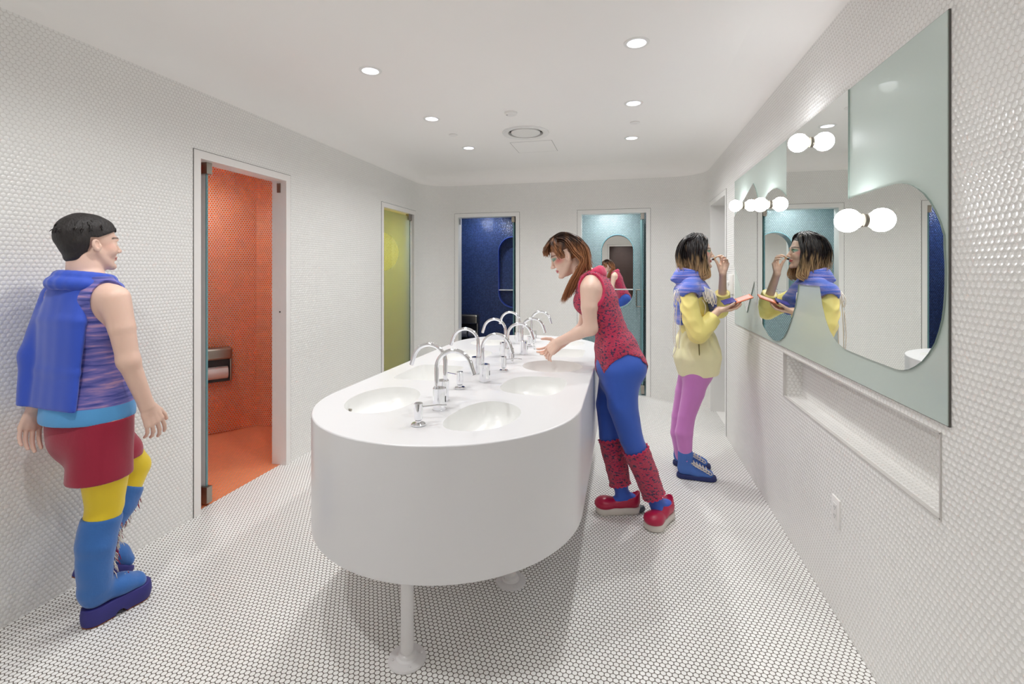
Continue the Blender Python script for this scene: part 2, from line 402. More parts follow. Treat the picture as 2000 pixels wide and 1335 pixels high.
t = niche_stall('teal', -0.86, 1.25, DX2, TW, -0.098, 0.955, 1.918, 0.41, M['teal'], mat('light_teal_rim', srgb(150, 205, 215), 0.25), M['mirror'])
tag(t, 'pill-shaped mirror niche with pale teal rim on the teal penny-tiled stall wall', 'mirror')
t = niche_stall('blue', -2.75, -0.94, DX1, BW, -1.54, 0.93, 1.92, 0.41, M['blue'], mat('cobalt_rim', srgb(66, 90, 188), 0.25), M['blue'], 'wall_niche', 'tiled_reflection')  # navy tile back stands in for the reflection in a mirror
tag(t, 'pill-shaped recessed niche with cobalt rim and a thin shelf in the navy stall wall, tiled to imitate a mirror reflection', 'niche')
# stall lamps
for i, (px, py) in enumerate(((-3.3, 3.1), (-3.0, 4.9), (-1.9, 6.25), (-0.2, 6.15), (1.6, 4.8), (-0.1, -1.05))):
    pw_ = (22, 60, 40, 28, 34, 30)[i]
    col = (1, 0.95, 0.88)
    mbx = MB(); mbx.lathe([(0.055, 2.412), (0.07, 2.412), (0.07, 2.4195), (0.05, 2.4195)], 32, cx=px, cy=py, cap=False)
    tt = thing('downlight', 'round recessed downlight in the ceiling of the %s stall' % ('orange', 'yellow', 'navy', 'teal', 'white', 'brown')[i], 'ceiling light', (px, py, 2.41))
    put('trim_ring', mbx, M['white_paint'], tt)
    mbx = MB(); mbx.lathe([(0.0, 2.416), (0.053, 2.416)], 32, cx=px, cy=py); put('lamp', mbx, M['led'], tt)
    spot('stall_light', (px, py, 2.405), pw_, radius=0.05, parent=tt)

# ------------------------------------------------------------------ door frames and leaves
FW = 0.047
door_count = [0]
def door(axis, sgn, plane, a0, jd, jambm, gap=True):
    """axis 'x': wall plane x=plane, opening along y; sgn = direction away from room"""
    door_count[0] += 1
    root = thing('door_%d' % door_count[0], kind='structure', loc=((plane, a0, 0) if axis == 'x' else (a0, plane, 0)))
    def b(mb, a_0, a_1, d0, d1, z0, z1):
        d0, d1 = sorted((plane + sgn * d0, plane + sgn * d1))
        if axis == 'x': mb.box(d0, d1, a_0, a_1, z0, z1)
        else: mb.box(a_0, a_1, d0, d1, z0, z1)
    a1 = a0 + DW; pr = -0.004
    mb = MB()
    b(mb, a0, a0 + FW, pr, jd, 0, DH); b(mb, a1 - FW, a1, pr, jd, 0, DH); b(mb, a0 + FW, a1 - FW, pr, jd, DH - FW, DH)
    put('frame', mb, jambm, root, smooth=0)
    mb = MB(); g = 0.0035
    b(mb, a0 - g, a0, -0.002, 0.01, 0, DH + g); b(mb, a1, a1 + g, -0.002, 0.01, 0, DH + g); b(mb, a0 - g, a1 + g, -0.002, 0.01, DH, DH + g)
    put('gap_shade_strip', mb, M['trimline'], root, smooth=0)  # solid grey strip; shade of the frame gap is put in its colour
    return root
def leaf(root, hinge, ang, width, th=0.012, handle=None, window=None, z0=0.06, z1=2.095, m=None):
    """glass leaf from hinge point in plan, direction angle"""
    Mx = Matrix.Translation((hinge[0], hinge[1], 0)) @ Matrix.Rotation(ang, 4, 'Z')
    mb = MB(); mb.box(0.005, width - 0.004, -th / 2, th / 2, z0, z1, M=Mx)
    gl = put('glass_leaf', mb, m or M['frost'], root, smooth=0)
    mb = MB(); mb.box(0.0, 0.005, -th / 2 - .0005, th / 2 + .0005, z0, z1, M=Mx); mb.box(width - 0.006, width + 0.002, -th / 2 - 0.0005, th / 2 + 0.0005, z0, z1, M=Mx)
    put('glass_edge', mb, M['glass_edge'], gl, smooth=0)
    for zz in (z0 - 0.045, z1 - 0.05):
        mb = MB(); mb.rbox(-0.02, 0.07, -th / 2 - 0.014, th / 2 + 0.014, zz, zz + 0.1, 0.003, M=Mx)
        put('pivot_hinge', mb, M['steel'], root, smooth=0)
    if handle:
        mb = MB(); za, zb_ = handle
        for sd in (-1, 1):
            o = th / 2; d = 0.05; xx = width - 0.07
            pts = [(xx, sd * o, za), (xx, sd * (o + d - .012), za), (xx, sd * (o + d - .003), za + .004), (xx, sd * (o + d), za + .014), (xx, sd * (o + d), zb_ - .014), (xx, sd * (o + d - .003), zb_ - .004), (xx, sd * (o + d - .012), zb_), (xx, sd * o, zb_)]
            mb.tube([tuple(Mx @ Vector(p)) for p in pts], 0.009, 12)
        put('handle', mb, M['steel'], root)
    return gl
# door 1: orange stall
r = door('x', -1, XL, DY1, JD, M['pink_paint'])
leaf(r, (XL - 0.062, 2.467), PI, 0.70, m=mat('frosted_grey_glass', srgb(216, 224, 226), 0.4))
mb = MB(); mb.box(XL - 0.075, XL - 0.045, DY1 + DW - FW - 0.004, DY1 + DW - FW, 2.03, 2.10); put('strike_plate', mb, M['steel'], r, smooth=0)
mb = MB(); mb.lathe([(0, 0), (0.006, 0), (0.006, 0.002), (0, 0.002)], 12, M=Matrix.Translation((XL - 0.05, DY1 + DW - FW - 0.002, 1.14)) @ Matrix.Rotation(PI / 2, 4, 'X')); put('keeper', mb, M['dark'], r)
# door 2: yellow stall, closed frosted leaf with a clear round window
r = door('x', -1, XL, DY2, JD, M['pink_paint'])
m = mat('frosted_glass_clear_oval', srgb(214, 232, 222), 0.45, Transmission_Weight=0.92, IOR=1.2)
n, l, b = nodes(m)
tc = n.new('ShaderNodeNewGeometry'); vm_ = n.new('ShaderNodeVectorMath'); vm_.operation = 'SUBTRACT'; l.new(tc.outputs['Position'], vm_.inputs[0]); vm_.inputs[1].default_value = (XL - 0.045, 4.66, 1.65)
v2 = n.new('ShaderNodeVectorMath'); v2.operation = 'MULTIPLY'; l.new(vm_.outputs[0], v2.inputs[0]); v2.inputs[1].default_value = (0, 1 / 0.36, 1 / 0.205)
ln = n.new('ShaderNodeVectorMath'); ln.operation = 'LENGTH'; l.new(v2.outputs[0], ln.inputs[0])
gt = n.new('ShaderNodeMath'); gt.operation = 'GREATER_THAN'; l.new(ln.outputs['Value'], gt.inputs[0]); gt.inputs[1].default_value = 1.0
ml = n.new('ShaderNodeMath'); ml.operation = 'MULTIPLY'; l.new(gt.outputs[0], ml.inputs[0]); ml.inputs[1].default_value = 0.5; l.new(ml.outputs[0], b.inputs['Roughness'])
leaf(r, (XL - 0.045, DY2 + DW - FW - 0.012), -PI / 2, 0.72, m=m)
# door 3: navy stall
r = door('y', 1, YB, DX1, JD, M['white_paint'])
teal_frost = mat('frosted_teal_glass', srgb(152, 200, 200), 0.42, Transmission_Weight=0.45, IOR=1.3)
leaf(r, (-1.343, YB + 0.06), PI / 2, 0.70, m=teal_frost)
mb = MB(); mb.box(DX1 + FW, DX1 + FW + 0.004, YB + 0.04, YB + 0.075, 2.03, 2.10); put('strike_plate', mb, M['steel'], r, smooth=0)
# door 4: teal stall
r = door('y', 1, YB, DX2, JD, M['white_paint'])
leaf(r, (0.200, YB + 0.06), PI / 2, 0.66, handle=(0.985, 1.20), m=teal_frost)
# door 5: white stall in the right wall
r = door('x', 1, XR, DYR, 0.15, M['white_paint'])
leaf(r, (XR + 0.045, DYR + FW + 0.012), math.atan2(0.5, 0.87) , 0.70)
# door 6: behind the camera, brown stall
r = door('y', -1, YF, DXF, JD, M['white_paint'])
leaf(r, (DXF + DW - FW - 0.02, YF - 0.05), -PI / 2 + 0.1, 0.70)
# ------------------------------------------------------------------ trough basin island
BX, BR, BY0, BY1, BT, BB = -0.773, 0.594, 1.487, 4.305, 0.862, 0.392
isl = thing('wash_basin_island', 'long white solid-surface wash basin island with rounded ends standing on white pipe legs', 'wash basin', (BX, (BY0 + BY1) / 2, 0))
def stadium(d=0, n=40):
    r = BR - d; return arc(BX, BY1 - BR, r, 0, PI, n) + arc(BX, BY0 + BR, r, PI, 2 * PI, n)
def sup(cx, cy, rx, ry, p=2.0, rot=0, n=64, dent=0, egg=0):
    o = []
    for k in range(n):
        a = 2 * PI * k / n; c, s_ = math.cos(a), math.sin(a)
        r = (abs(c) ** p + abs(s_) ** p) ** (-1 / p)
        x, y = r * c * rx, r * s_ * ry
        y *= 1 + egg * x / rx
        if dent: x += dent * math.exp(-(y / 0.06) ** 2) * (1 if c < 0 else 0)
        o.append((cx + x * math.cos(rot) - y * math.sin(rot), cy + x * math.sin(rot) + y * math.cos(rot)))
    return o
# (outline, depth, wall profile exponent)
SINKS = [
    (sup(-1.075, 2.01, 0.155, 0.225, 2.1, 0.12), 0.125, 1.0),
    (sup(-1.095, 2.60, 0.150, 0.205, 7, 0.0), 0.105, 0.4),
    (sup(-1.075, 3.19, 0.160, 0.215, 2.6, -0.08), 0.12, 0.9),
    (sup(-1.08, 3.78, 0.150, 0.16, 2.2, 0.0), 0.11, 0.9),
    (sup(-0.552, 1.875, 0.135, 0.205, 2.3, -0.15, egg=-0.15), 0.125, 0.9),
    (sup(-0.455, 2.43, 0.160, 0.200, 3.0, -0.06, egg=0.08), 0.12, 0.8),
    (sup(-0.435, 2.94, 0.185, 0.185, 2.0, 0.0), 0.125, 1.0),
    (sup(-0.430, 3.43, 0.150, 0.17, 7, 0.0), 0.105, 0.4),
    (sup(-0.46, 3.90, 0.14, 0.14, 2.4, 0.0), 0.11, 0.9)]
mb = MB(); R0 = 0.006
out = stadium(R0); panel(mb, out, [s_[0] for s_ in SINKS], lambda a, b: (a, b, BT), lambda a, b: (a, b))
rings = []
for k in range(6):
    t = k / 5 * PI / 2; rings.append([(x, y, BT - R0 + R0 * math.cos(t)) for x, y in stadium(R0 * (1 - math.sin(t)))])
rings.append([(x, y, BB + 0.004) for x, y in stadium(0)]); rings.append([(x, y, BB) for x, y in stadium(0.004)])
nR = len(rings[0])
mb.add([p for r in rings for p in r], [(i * nR + k, i * nR + (k + 1) % nR, (i + 1) * nR + (k + 1) % nR, (i + 1) * nR + k) for i in range(len(rings) - 1) for k in range(nR)])
panel(mb, stadium(0.004), [], lambda a, b: (a, b, BB), lambda a, b: (a, b), flip=True)
put('basin_body', mb, M['solid'], isl, smooth=35)
for ol, dep, ex in SINKS:
    c = np.mean(np.array(ol), 0); n = len(ol); vs = []; K = 18
    vs += [(x, y, BT) for x, y in ol]
    for k in range(1, K + 1):
        t = k / K
        if ex < 0.6:   # flat-bottomed tray
            s_ = 1 - 0.12 * min(1, t * 2.2) - (0.0 if t < .45 else 0.88 * (t - .45) / .55 * 0.985)
            z = -dep * (1 - (1 - min(1, t / .45)) ** 1.6) if t < .45 else -dep - 0.008 * (t - .45) / .55
        else:
            th = t * PI / 2; s_ = math.cos(th) ** 0.75 if t < 1 else 0.0; z = -dep * math.sin(th) ** (0.9 * ex)
            s_ = max(s_, 0.012)
        if k == 1 and ex >= .6: s_ = 0.996; z = -0.004
        vs += [(c[0] + (x - c[0]) * s_, c[1] + (y - c[1]) * s_, BT + z) for x, y in ol]
    fs = [(i * n + k, i * n + (k + 1) % n, (i + 1) * n + (k + 1) % n, (i + 1) * n + k) for i in range(K) for k in range(n)]
    fs.append([K * n + k for k in range(n)])
    mb = MB(); mb.add(vs, fs); bw = put('sink_bowl', mb, M['bowl'], isl, smooth=50)
    # overflow hole on the outer wall of the bowl, drain at the bottom
    sgn = -1 if c[0] < BX else 1
    zb = BT - dep - (0.008 if ex < .6 else 0) + 0.001
    mb = MB(); mb.lathe([(0.0, zb + 0.002), (0.017, zb + 0.002), (0.021, zb), (0.021, zb - 0.003)], 24, cx=c[0], cy=c[1]); put('drain', mb, M['chrome'], bw)
    jx = [p for p in ol if (p[0] - c[0]) * sgn > 0]; px_ = max(jx, key=lambda p: (p[0] - c[0]) * sgn)
    s1 = 0.955; hx_, hz = c[0] + (px_[0] - c[0]) * s1, BT - 0.043
    hy_ = c[1] + (-0.06 if sgn < 0 else 0)
    mb = MB(); Mx = Matrix.Translation((c[0] + (px_[0] - c[0]) * 0.90 - (0.0), hy_, hz)) @ Matrix.Rotation(PI / 2, 4, 'Y')
    mb.lathe([(0.0, -0.012), (0.006, -0.012), (0.006, 0.012), (0.0, 0.012)], 16, M=Mx); put('overflow_hole', mb, M['steel'], bw)
LEGS = [(-0.79, 1.655), (-0.518, 2.18), (-1.03, 2.18), (-0.518, 3.6), (-1.03, 3.6), (-0.78, 4.10)]
for lx, ly in LEGS:
    mb = MB(); mb.lathe([(0.024, 0.01), (0.024, BB + 0.002)], 32, cx=lx, cy=ly); lg = put('leg', mb, M['enamel'], isl)
    mb = MB(); mb.lathe([(0.068, 0.0), (0.070, 0.004), (0.068, 0.011), (0.060, 0.013), (0.040, 0.0145), (0.034, 0.020), (0.032, 0.030), (0.027, 0.034), (0.024, 0.035)], 48, cx=lx, cy=ly)
    for k in range(4):
        a = k * PI / 2 + 0.6; mb.lathe([(0.0, 0.0185), (0.005, 0.0175), (0.0055, 0.013)], 12, cx=lx + 0.053 * math.cos(a), cy=ly + 0.053 * math.sin(a))
    put('floor_flange', mb, M['enamel'], lg)

# ------------------------------------------------------------------ faucets
def make_faucet(name, label, cat, loc, rot):
    t = thing(name, label, cat, (0, 0, 0))
    mb = MB(); mb.lathe([(0.0295, 0.0), (0.0295, 0.003), (0.0275, 0.004), (0.0275, 0.092), (0.026, 0.094), (0.0, 0.094)], 40); put('body', mb, M['chrome'], t)
    tr = 0.0095; pts = [(-0.012, 0, 0.09), (-0.012, 0, 0.17)]
    Rr = 0.077; cx, cz = -0.012 + Rr, 0.175
    for k in range(25):
        a = PI - k / 24 * (PI * 0.90); pts.append((cx + Rr * math.cos(a), 0, cz + Rr * math.sin(a)))
    a = PI * 0.10; e = np.array(pts[-1]); d = np.array((math.sin(a), 0, -math.cos(a))) ; pts.append(tuple(e + d * 0.045)); 
    mb = MB(); mb.tube(pts, tr, 20); sp = put('spout', mb, M['chrome'], t, smooth=60)
    e2 = e + d * 0.0455
    mb = MB(); mb.tube([tuple(e2 - d * 0.001), tuple(e2 + d * 0.0008)], 0.0072, 16); put('aerator', mb, M['black'], sp)
    mb = MB(); mb.lathe([(0.0125, 0.0), (0.0125, 0.004), (0.010, 0.005)], 24, cx=-0.012, M=Matrix.Translation((0, 0, 0.0935))); put('collar', mb, M['chrome'], sp)
    mb = MB(); mb.rbox(0.0255, 0.0285, -0.004, 0.004, 0.035, 0.06, 0.001); put('sensor', mb, M['black'], t, smooth=0)
    t.location = loc; t.rotation_euler = (0, 0, rot)
    return t
FG = 'gooseneck faucets along the middle of the basin'
FC = [(-0.762, 1.905, 0, 'chrome gooseneck faucet nearest the viewer on the basin, spout pointing right'),
      (-0.800, 2.040, PI, 'chrome gooseneck faucet directly behind the nearest one, spout pointing left over the rectangular bowl side'),
      (-0.722, 2.440, 0, 'second right-pointing chrome faucet, beside the D-shaped bowl with a soap pump behind it'),
      (-0.828, 2.630, PI, 'second left-pointing chrome faucet, in front of the navy stall doorway edge'),
      (-0.712, 2.965, 0, 'chrome gooseneck faucet pouring water onto the hands of the person in red'),
      (-0.810, 3.200, PI, 'third left-pointing chrome faucet, just left of the running one'),
      (-0.690, 3.300, 0, 'chrome faucet just behind the running one, spout pointing right'),
      (-0.835, 3.770, PI, 'farthest left-pointing chrome faucet, at the back of the basin'),
      (-0.735, 3.880, 0, 'farthest right-pointing chrome faucet, at the back of the basin')]
f0 = make_faucet('faucet', FC[0][3], 'faucet', (FC[0][0], FC[0][1], BT), FC[0][2]); f0['group'] = FG
for x, y, rz, lb in FC[1:]: dup(f0, (x, y, BT), rz, lb)
def make_soap(loc, rot, label):
    t = thing('soap_dispenser', label, 'soap dispenser', (0, 0, 0), 'pump soap dispensers on the basin')
    mb = MB(); mb.lathe([(0.0255, 0.0), (0.027, 0.002), (0.027, 0.006), (0.024, 0.009), (0.010, 0.010), (0.0, 0.010)], 36); put('base_plate', mb, M['chrome'], t)
    mb = MB(); mb.lathe([(0.011, 0.009), (0.011, 0.018), (0.0165, 0.024), (0.0165, 0.083), (0.015, 0.085), (0.0, 0.085)], 36); put('pump_head', mb, M['chrome'], t)
    mb = MB(); mb.tube([(0.012, 0, 0.068), (0.075, 0, 0.070), (0.108, 0, 0.066)], 0.0032, 10); put('nozzle', mb, M['chrome'], t)
    t.location = loc; t.rotation_euler = (0, 0, rot); return t
s0 = make_soap((-0.764, 1.697, BT), 0.55, 'chrome pump soap dispenser on the rounded near end of the basin')
dup(s0, (-0.800, 2.27, BT), PI - 0.35, 'chrome pump soap dispenser half hidden behind the two nearest faucets')
dup(s0, (-0.689, 2.722, BT), 0.4, 'chrome pump soap dispenser standing between the second and the running faucet')
dup(s0, (-0.715, 3.62, BT), 0.0, 'chrome pump soap dispenser at the back of the basin near the farthest faucets')
# running water
mb = MB(); xs = -0.712 - 0.012 + 0.077 + 0.077 * math.cos(PI * .1) + 0.0145; ztop = BT + 0.175 + 0.077 * math.sin(PI * 0.1) - 0.044
pts = [(xs + 0.010 * t, 2.965, ztop - (ztop - 0.955) * t) for t in np.linspace(0, 1, 12)]
mb.tube(pts, [0.0055 + 0.001 * math.sin(k * 2.1) for k in range(12)], 12); tag(put('water_stream', mb, M['water'], None), 'thin clear stream of water falling from a faucet onto the hands', 'water')

# ------------------------------------------------------------------ big mirror on the right wall
mir = thing('wall_mirror', 'large mint glass panel with a free-form mirror cut-out on the right wall', 'mirror', (XR, 2.85, 1.02))
MY0, MY1, MZ0, MZ1 = 1.544, 4.148, 1.026, 2.158
mb = MB(); mb.rbox(XR - 0.008, XR - 0.0005, MY0, MY1, MZ0, MZ1, 0.001, seg=1); put('mint_glass_panel', mb, M['mint'], mir, smooth=0)
mb = MB(); e = 0.0022
for a in ((MY0 - e, MY1 + e, MZ0 - e, MZ0), (MY0 - e, MY1 + e, MZ1, MZ1 + e), (MY0 - e, MY0, MZ0, MZ1), (MY1, MY1 + e, MZ0, MZ1)): mb.box(XR - 0.005, XR - 0.0004, *a)
put('panel_border', mb, M['trimline'], mir, smooth=0)
OUT = [(4.146, 1.872), (3.98, 1.925), (3.562, 2.042), (3.497, 1.989), (3.441, 1.924), (3.396, 1.886), (3.36, 1.872), (3.325, 1.877), (3.28, 1.896), (3.213, 1.921), (3.13, 1.929), (3.041, 1.922), (2.957, 1.898), (2.912, 1.877), (2.866, 1.847), (2.864, 2.156), (2.129, 2.156), (2.129, 1.729), (1.956, 1.73), (1.815, 1.73), (1.784, 1.728), (1.756, 1.724), (1.73, 1.718), (1.702, 1.708), (1.673, 1.693), (1.644, 1.674), (1.616, 1.649), (1.591, 1.619), (1.568, 1.583), (1.552, 1.546), (1.551, 1.509), (1.5475, 1.474), (1.5465, 1.444), (1.547, 1.412), (1.549, 1.381), (1.553, 1.349), (1.560, 1.315), (1.572, 1.283), (1.591, 1.245), (1.621, 1.21), (1.651, 1.183), (1.685, 1.162), (1.716, 1.147), (1.747, 1.138), (1.77, 1.134), (1.793, 1.132), (1.954, 1.133), (2.084, 1.136), (2.158, 1.138), (2.217, 1.151), (2.258, 1.167), (2.301, 1.193), (2.346, 1.239), (2.381, 1.297), (2.402, 1.353), (2.41, 1.379), (2.684, 1.38), (2.7, 1.329), (2.731, 1.267), (2.789, 1.195), (2.848, 1.132), (2.912, 1.083), (2.986, 1.053), (3.045, 1.043), (3.107, 1.042), (3.194, 1.054), (3.31, 1.097), (3.396, 1.156), (3.462, 1.243), (3.51, 1.326), (3.527, 1.379), (3.631, 1.268), (3.735, 1.148), (3.914, 1.311), (4.037, 1.413), (4.146, 1.49)]
xa, xb_ = XR - 0.008, XR - 0.013; n = len(OUT)
mb = MB(); panel(mb, OUT, [], lambda a, b: (xb_, a, b), lambda a, b: (a, b)); put('mirror_glass', mb, M['mirror'], mir, smooth=0)
mb = MB(); mb.add([(xa, a, b) for a, b in OUT] + [(xb_ - 0.0003, a, b) for a, b in OUT], [(i, (i + 1) % n, n + (i + 1) % n, n + i) for i in range(n)]); 
put('mirror_edge', mb, M['mirror_edge'], mir, smooth=50)
# globe lamps
M['socket'] = mat('opal_glass_neck', srgb(240, 240, 232), 0.4, Transmission_Weight=0.12)
xm = XR - 0.0135
LAMPS = [(1.997, 1.632, 'globe lamp lowest and nearest on the mirror, in its wide rounded part', xm), (2.514, 2.050, 'globe lamp highest on the mirror, in the tall column', xm),
         (3.163, 1.845, 'globe lamp under the small rounded hump of the mirror', xm), (3.845, 1.928, 'globe lamp farthest from the viewer, at the far end of the mirror', xm)]
for y_, z_, lb, x_ in LAMPS:
    t = thing('globe_lamp', 'round opal ' + lb, 'wall lamp', (x_, y_, z_), 'opal globe lamps on the mirror')
    Mx = Matrix.Translation((x_, y_, z_)) @ Matrix.Rotation(-PI / 2, 4, 'Y')
    mb = MB(); mb.lathe([(0.0, 0.0), (0.024, 0.0), (0.0245, 0.006), (0.020, 0.008), (0.019, 0.010)], 32, M=Mx); put('wall_base', mb, M['steel'], t)
    mb = MB(); mb.lathe([(0.019, 0.008), (0.024, 0.014), (0.031, 0.0235), (0.0345, 0.0285)], 32, M=Mx); put('socket', mb, M['socket'], t)
    pr = [(0.0345, 0.0285)]
    for k in range(1, 25):
        a = -0.62 + (PI / 2 + 0.62) * k / 24; pr.append((0.0425 * math.cos(a), 0.053 + 0.0425 * math.sin(a)))
    mb = MB(); mb.lathe(pr, 40, M=Mx); put('globe', mb, M['globe'], t, smooth=180)

# ------------------------------------------------------------------ ceiling fittings
DL = 'recessed downlights in two rows in the ceiling'
LB = {(0, 2): 'recessed round downlight in the left ceiling row, nearest the viewer', (0, 3): 'recessed round downlight, middle of the left ceiling row', (0, 4): 'recessed round downlight, farthest in the left ceiling row beside the navy stall',
      (1, 2): 'recessed round downlight in the right ceiling row, nearest and largest in view', (1, 3): 'recessed round downlight, middle of the right ceiling row', (1, 4): 'recessed round downlight, farthest in the right ceiling row above the teal stall'}
for i, (x, y) in enumerate(DL_SPOTS):
    key = (i // 5, i % 5)
    t = thing('downlight', LB.get(key, 'recessed round downlight in the ceiling behind the viewer'), 'ceiling light', (x, y, ZC), DL)
    if i == 0:
        mb = MB(); mb.lathe([(DR - 0.001, ZC - 0.0005), (DR, ZC - 0.004), (0.066, ZC - 0.003), (0.068, ZC + 0.0005)], 48, cx=x, cy=y, cap=False); o1 = put('trim_ring', mb, M['white_paint'], t)
        mb = MB(); mb.lathe([(DR - 0.001, ZC - 0.002), (0.046, ZC + 0.012), (0.044, ZC + 0.02), (0.040, ZC + 0.035), (0.036, ZC + 0.05), (0.035, ZC + 0.06)], 40, cx=x, cy=y, cap=False); o2 = put('reflector', mb, mat('satin_reflector', (0.82, 0.84, 0.9, 1), 0.25, 0.5), t, smooth=20)
        mb = MB(); mb.lathe([(0.0, ZC + 0.052), (0.020, ZC + 0.052)], 32, cx=x, cy=y); o3 = put('lamp', mb, M['led'], t)
        mb = MB(); mb.lathe([(0.020, ZC + 0.0515), (0.036, ZC + 0.0515)], 32, cx=x, cy=y, cap=False); o4 = put('baffle', mb, M['black'], t)
        protos = [o1, o2, o3, o4]
    else:
        for p in protos: c = p.copy(); C.objects.link(c); c.parent = t
    spot('downlight_beam', (x, y, ZC - 0.012), DL_POWER[i], parent=t)
t = thing('air_diffuser', 'round white ceiling air diffuser with a flat centre disc', 'air vent', (DIFF[0], DIFF[1], ZC))
mb = MB(); mb.lathe([(0.150, ZC + 0.02), (0.152, ZC - 0.006), (0.168, ZC - 0.012), (0.200, ZC - 0.010), (0.205, ZC - 0.001)], 64, cx=DIFF[0], cy=DIFF[1], cap=False); put('outer_ring', mb, M['white_paint'], t)
mb = MB(); mb.lathe([(0.0, ZC - 0.010), (0.118, ZC - 0.010), (0.128, ZC - 0.004), (0.128, ZC + 0.004)], 64, cx=DIFF[0], cy=DIFF[1]); put('centre_disc', mb, M['white_paint'], t)
mb = MB(); mb.lathe([(0.0, ZC + 0.03), (0.17, ZC + 0.03), (0.17, ZC)], 48, cx=DIFF[0], cy=DIFF[1], cap=False); put('throat', mb, mat('grey_throat', srgb(120, 118, 112), 0.7), t)
# access hatch outline beyond the diffuser
t = thing('access_panel', 'flush square ceiling access panel just beyond the round diffuser', 'access panel', (-0.86, 4.62, ZC))
mb = MB(); mb.box(-1.05, -0.66, 4.40, 4.80, ZC - 0.0012, ZC + 0.001); put('cover', mb, M['plaster'], t, smooth=0)
mb = MB()
for a in ((-1.054, -1.05, 4.396, 4.804), (-0.66, -0.656, 4.396, 4.804), (-1.054, -0.656, 4.396, 4.40), (-1.054, -0.656, 4.80, 4.804)): mb.box(*a, ZC - 0.0008, ZC + 0.001)
put('edge_gap', mb, mat('soft_grey_gap', srgb(165, 162, 158), 0.8), t, smooth=0)
t = thing('smoke_detector', 'small round white smoke detector on the ceiling in front of the diffuser', 'smoke detector', (-0.845, 3.56, ZC))
mb = MB(); mb.lathe([(0.0, ZC - 0.022), (0.035, ZC - 0.021), (0.046, ZC - 0.014), (0.050, ZC - 0.001)], 48, cx=-0.845, cy=3.56); put('housing', mb, M['plastic'], t)
mb = MB(); mb.lathe([(0.0, ZC - 0.0225), (0.006, ZC - 0.0215)], 12, cx=-0.872, cy=3.545); put('indicator', mb, M['dark'], t)
for x, y, lb in ((-1.481, 4.025, 'small white flush sprinkler cap in the ceiling between the two farther left downlights'), (0.079, 4.025, 'small white flush sprinkler cap in the ceiling between the two farther right downlights')):
    mb = MB(); mb.lathe([(0.0, ZC - 0.007), (0.036, ZC - 0.007), (0.040, ZC - 0.004), (0.038, ZC - 0.001)], 40, cx=x, cy=y)
    tag(put('sprinkler_cap', mb, M['plastic'], None), lb, 'sprinkler', 'sprinkler caps in the ceiling')

# ------------------------------------------------------------------ wall outlet, switch plate
t = thing('wall_outlet', 'white double electrical outlet plate low on the right wall under the niche', 'outlet', (XR, 2.267, 0.41))
mb = MB(); mb.rbox(XR - 0.006, XR + 0.002, 2.230, 2.304, 0.385, 0.502, 0.002); put('cover_plate', mb, M['plastic'], t)
mb = MB(); mb.rbox(XR - 0.0078, XR - 0.004, 2.250, 2.284, 0.410, 0.477, 0.001); rc = put('receptacle', mb, mat('outlet_insert', srgb(225, 223, 220), 0.3), t)
mb = MB()
for zc in (0.427, 0.461):
    for dy in (-0.006, 0.006): mb.box(XR - 0.0081, XR - 0.007, 2.267 + dy - 0.001, 2.267 + dy + 0.001, zc - 0.004, zc + 0.005)
    mb.box(XR - 0.0081, XR - 0.007, 2.265, 2.269, zc - 0.011, zc - 0.008)
put('slots', mb, M['dark'], rc, smooth=0)
t = thing('wall_dispenser', 'small white wall-mounted box between the far end of the mirror and the white stall door', 'dispenser', (XR, 4.28, 1.26))
mb = MB(); mb.rbox(XR - 0.03, XR + 0.001, 4.23, 4.30, 1.255, 1.42, 0.006); put('case', mb, M['plastic'], t)
mb = MB(); mb.rbox(XR - 0.042, XR - 0.03, 4.245, 4.285, 1.34, 1.362, 0.003); put('lever', mb, M['plastic'], t)

# ------------------------------------------------------------------ toilet paper dispensers
def paper_holder(name, label, loc, ang, w_, h_, rolls):
    t = thing(name, label, 'toilet paper holder', loc)
    Mx = Matrix.Translation(loc) @ Matrix.Rotation(ang, 4, 'Z')   # local +x along wall, -y out of wall
    pr = [(-0.0, 0), (-0.10, 0), (-0.10, 0.0)]
    mb = MB(); mb.rbox(-w_ / 2, w_ / 2, -0.13, 0.0, h_ * 0.66, h_, 0.02, M=Mx, seg=4)
    mb.rbox(-w_ / 2, -w_ / 2 + 0.02, -0.10, 0, 0, h_ * 0.75, 0.008, M=Mx); mb.rbox(w_ / 2 - 0.02, w_ / 2, -0.10, 0, 0, h_ * 0.75, 0.008, M=Mx)
    mb.box(-w_ / 2, w_ / 2, -0.012, 0, 0, h_ * .8, M=Mx)
    put('housing', mb, M['steel'], t, smooth=40)
    mb = MB(); mb.box(-w_ / 2 + 0.02, w_ / 2 - 0.02, -0.085, -0.012, 0.0, h_ * 0.66, M=Mx); put('inner_tray', mb, M['black'], t, smooth=0)
    for cx in rolls:
        wr = (w_ - 0.05) / len(rolls) - 0.015
        Rm = Mx @ Matrix.Translation((cx, -0.075, h_ * 0.27)) @ Matrix.Rotation(PI / 2, 4, 'Y')
        mb = MB(); mb.lathe([(0.02, -wr / 2), (0.052, -wr / 2), (0.055, -wr / 2 + .003), (0.055, wr / 2 - .003), (0.052, wr / 2), (0.02, wr / 2)], 36, M=Rm); put('paper_roll', mb, M['paper'] if len(rolls) == 1 else mat('grey_core', srgb(150, 150, 158), 0.4, 0.6), t)
    return t
dA = math.atan2(3.828 - 3.31, -3.352 + 3.75)
paper_holder('toilet_paper_holder', 'steel toilet paper holder on the orange penny-tiled wall', (-3.57, 3.535, 0.47), dA, 0.30, 0.30, [0.0])
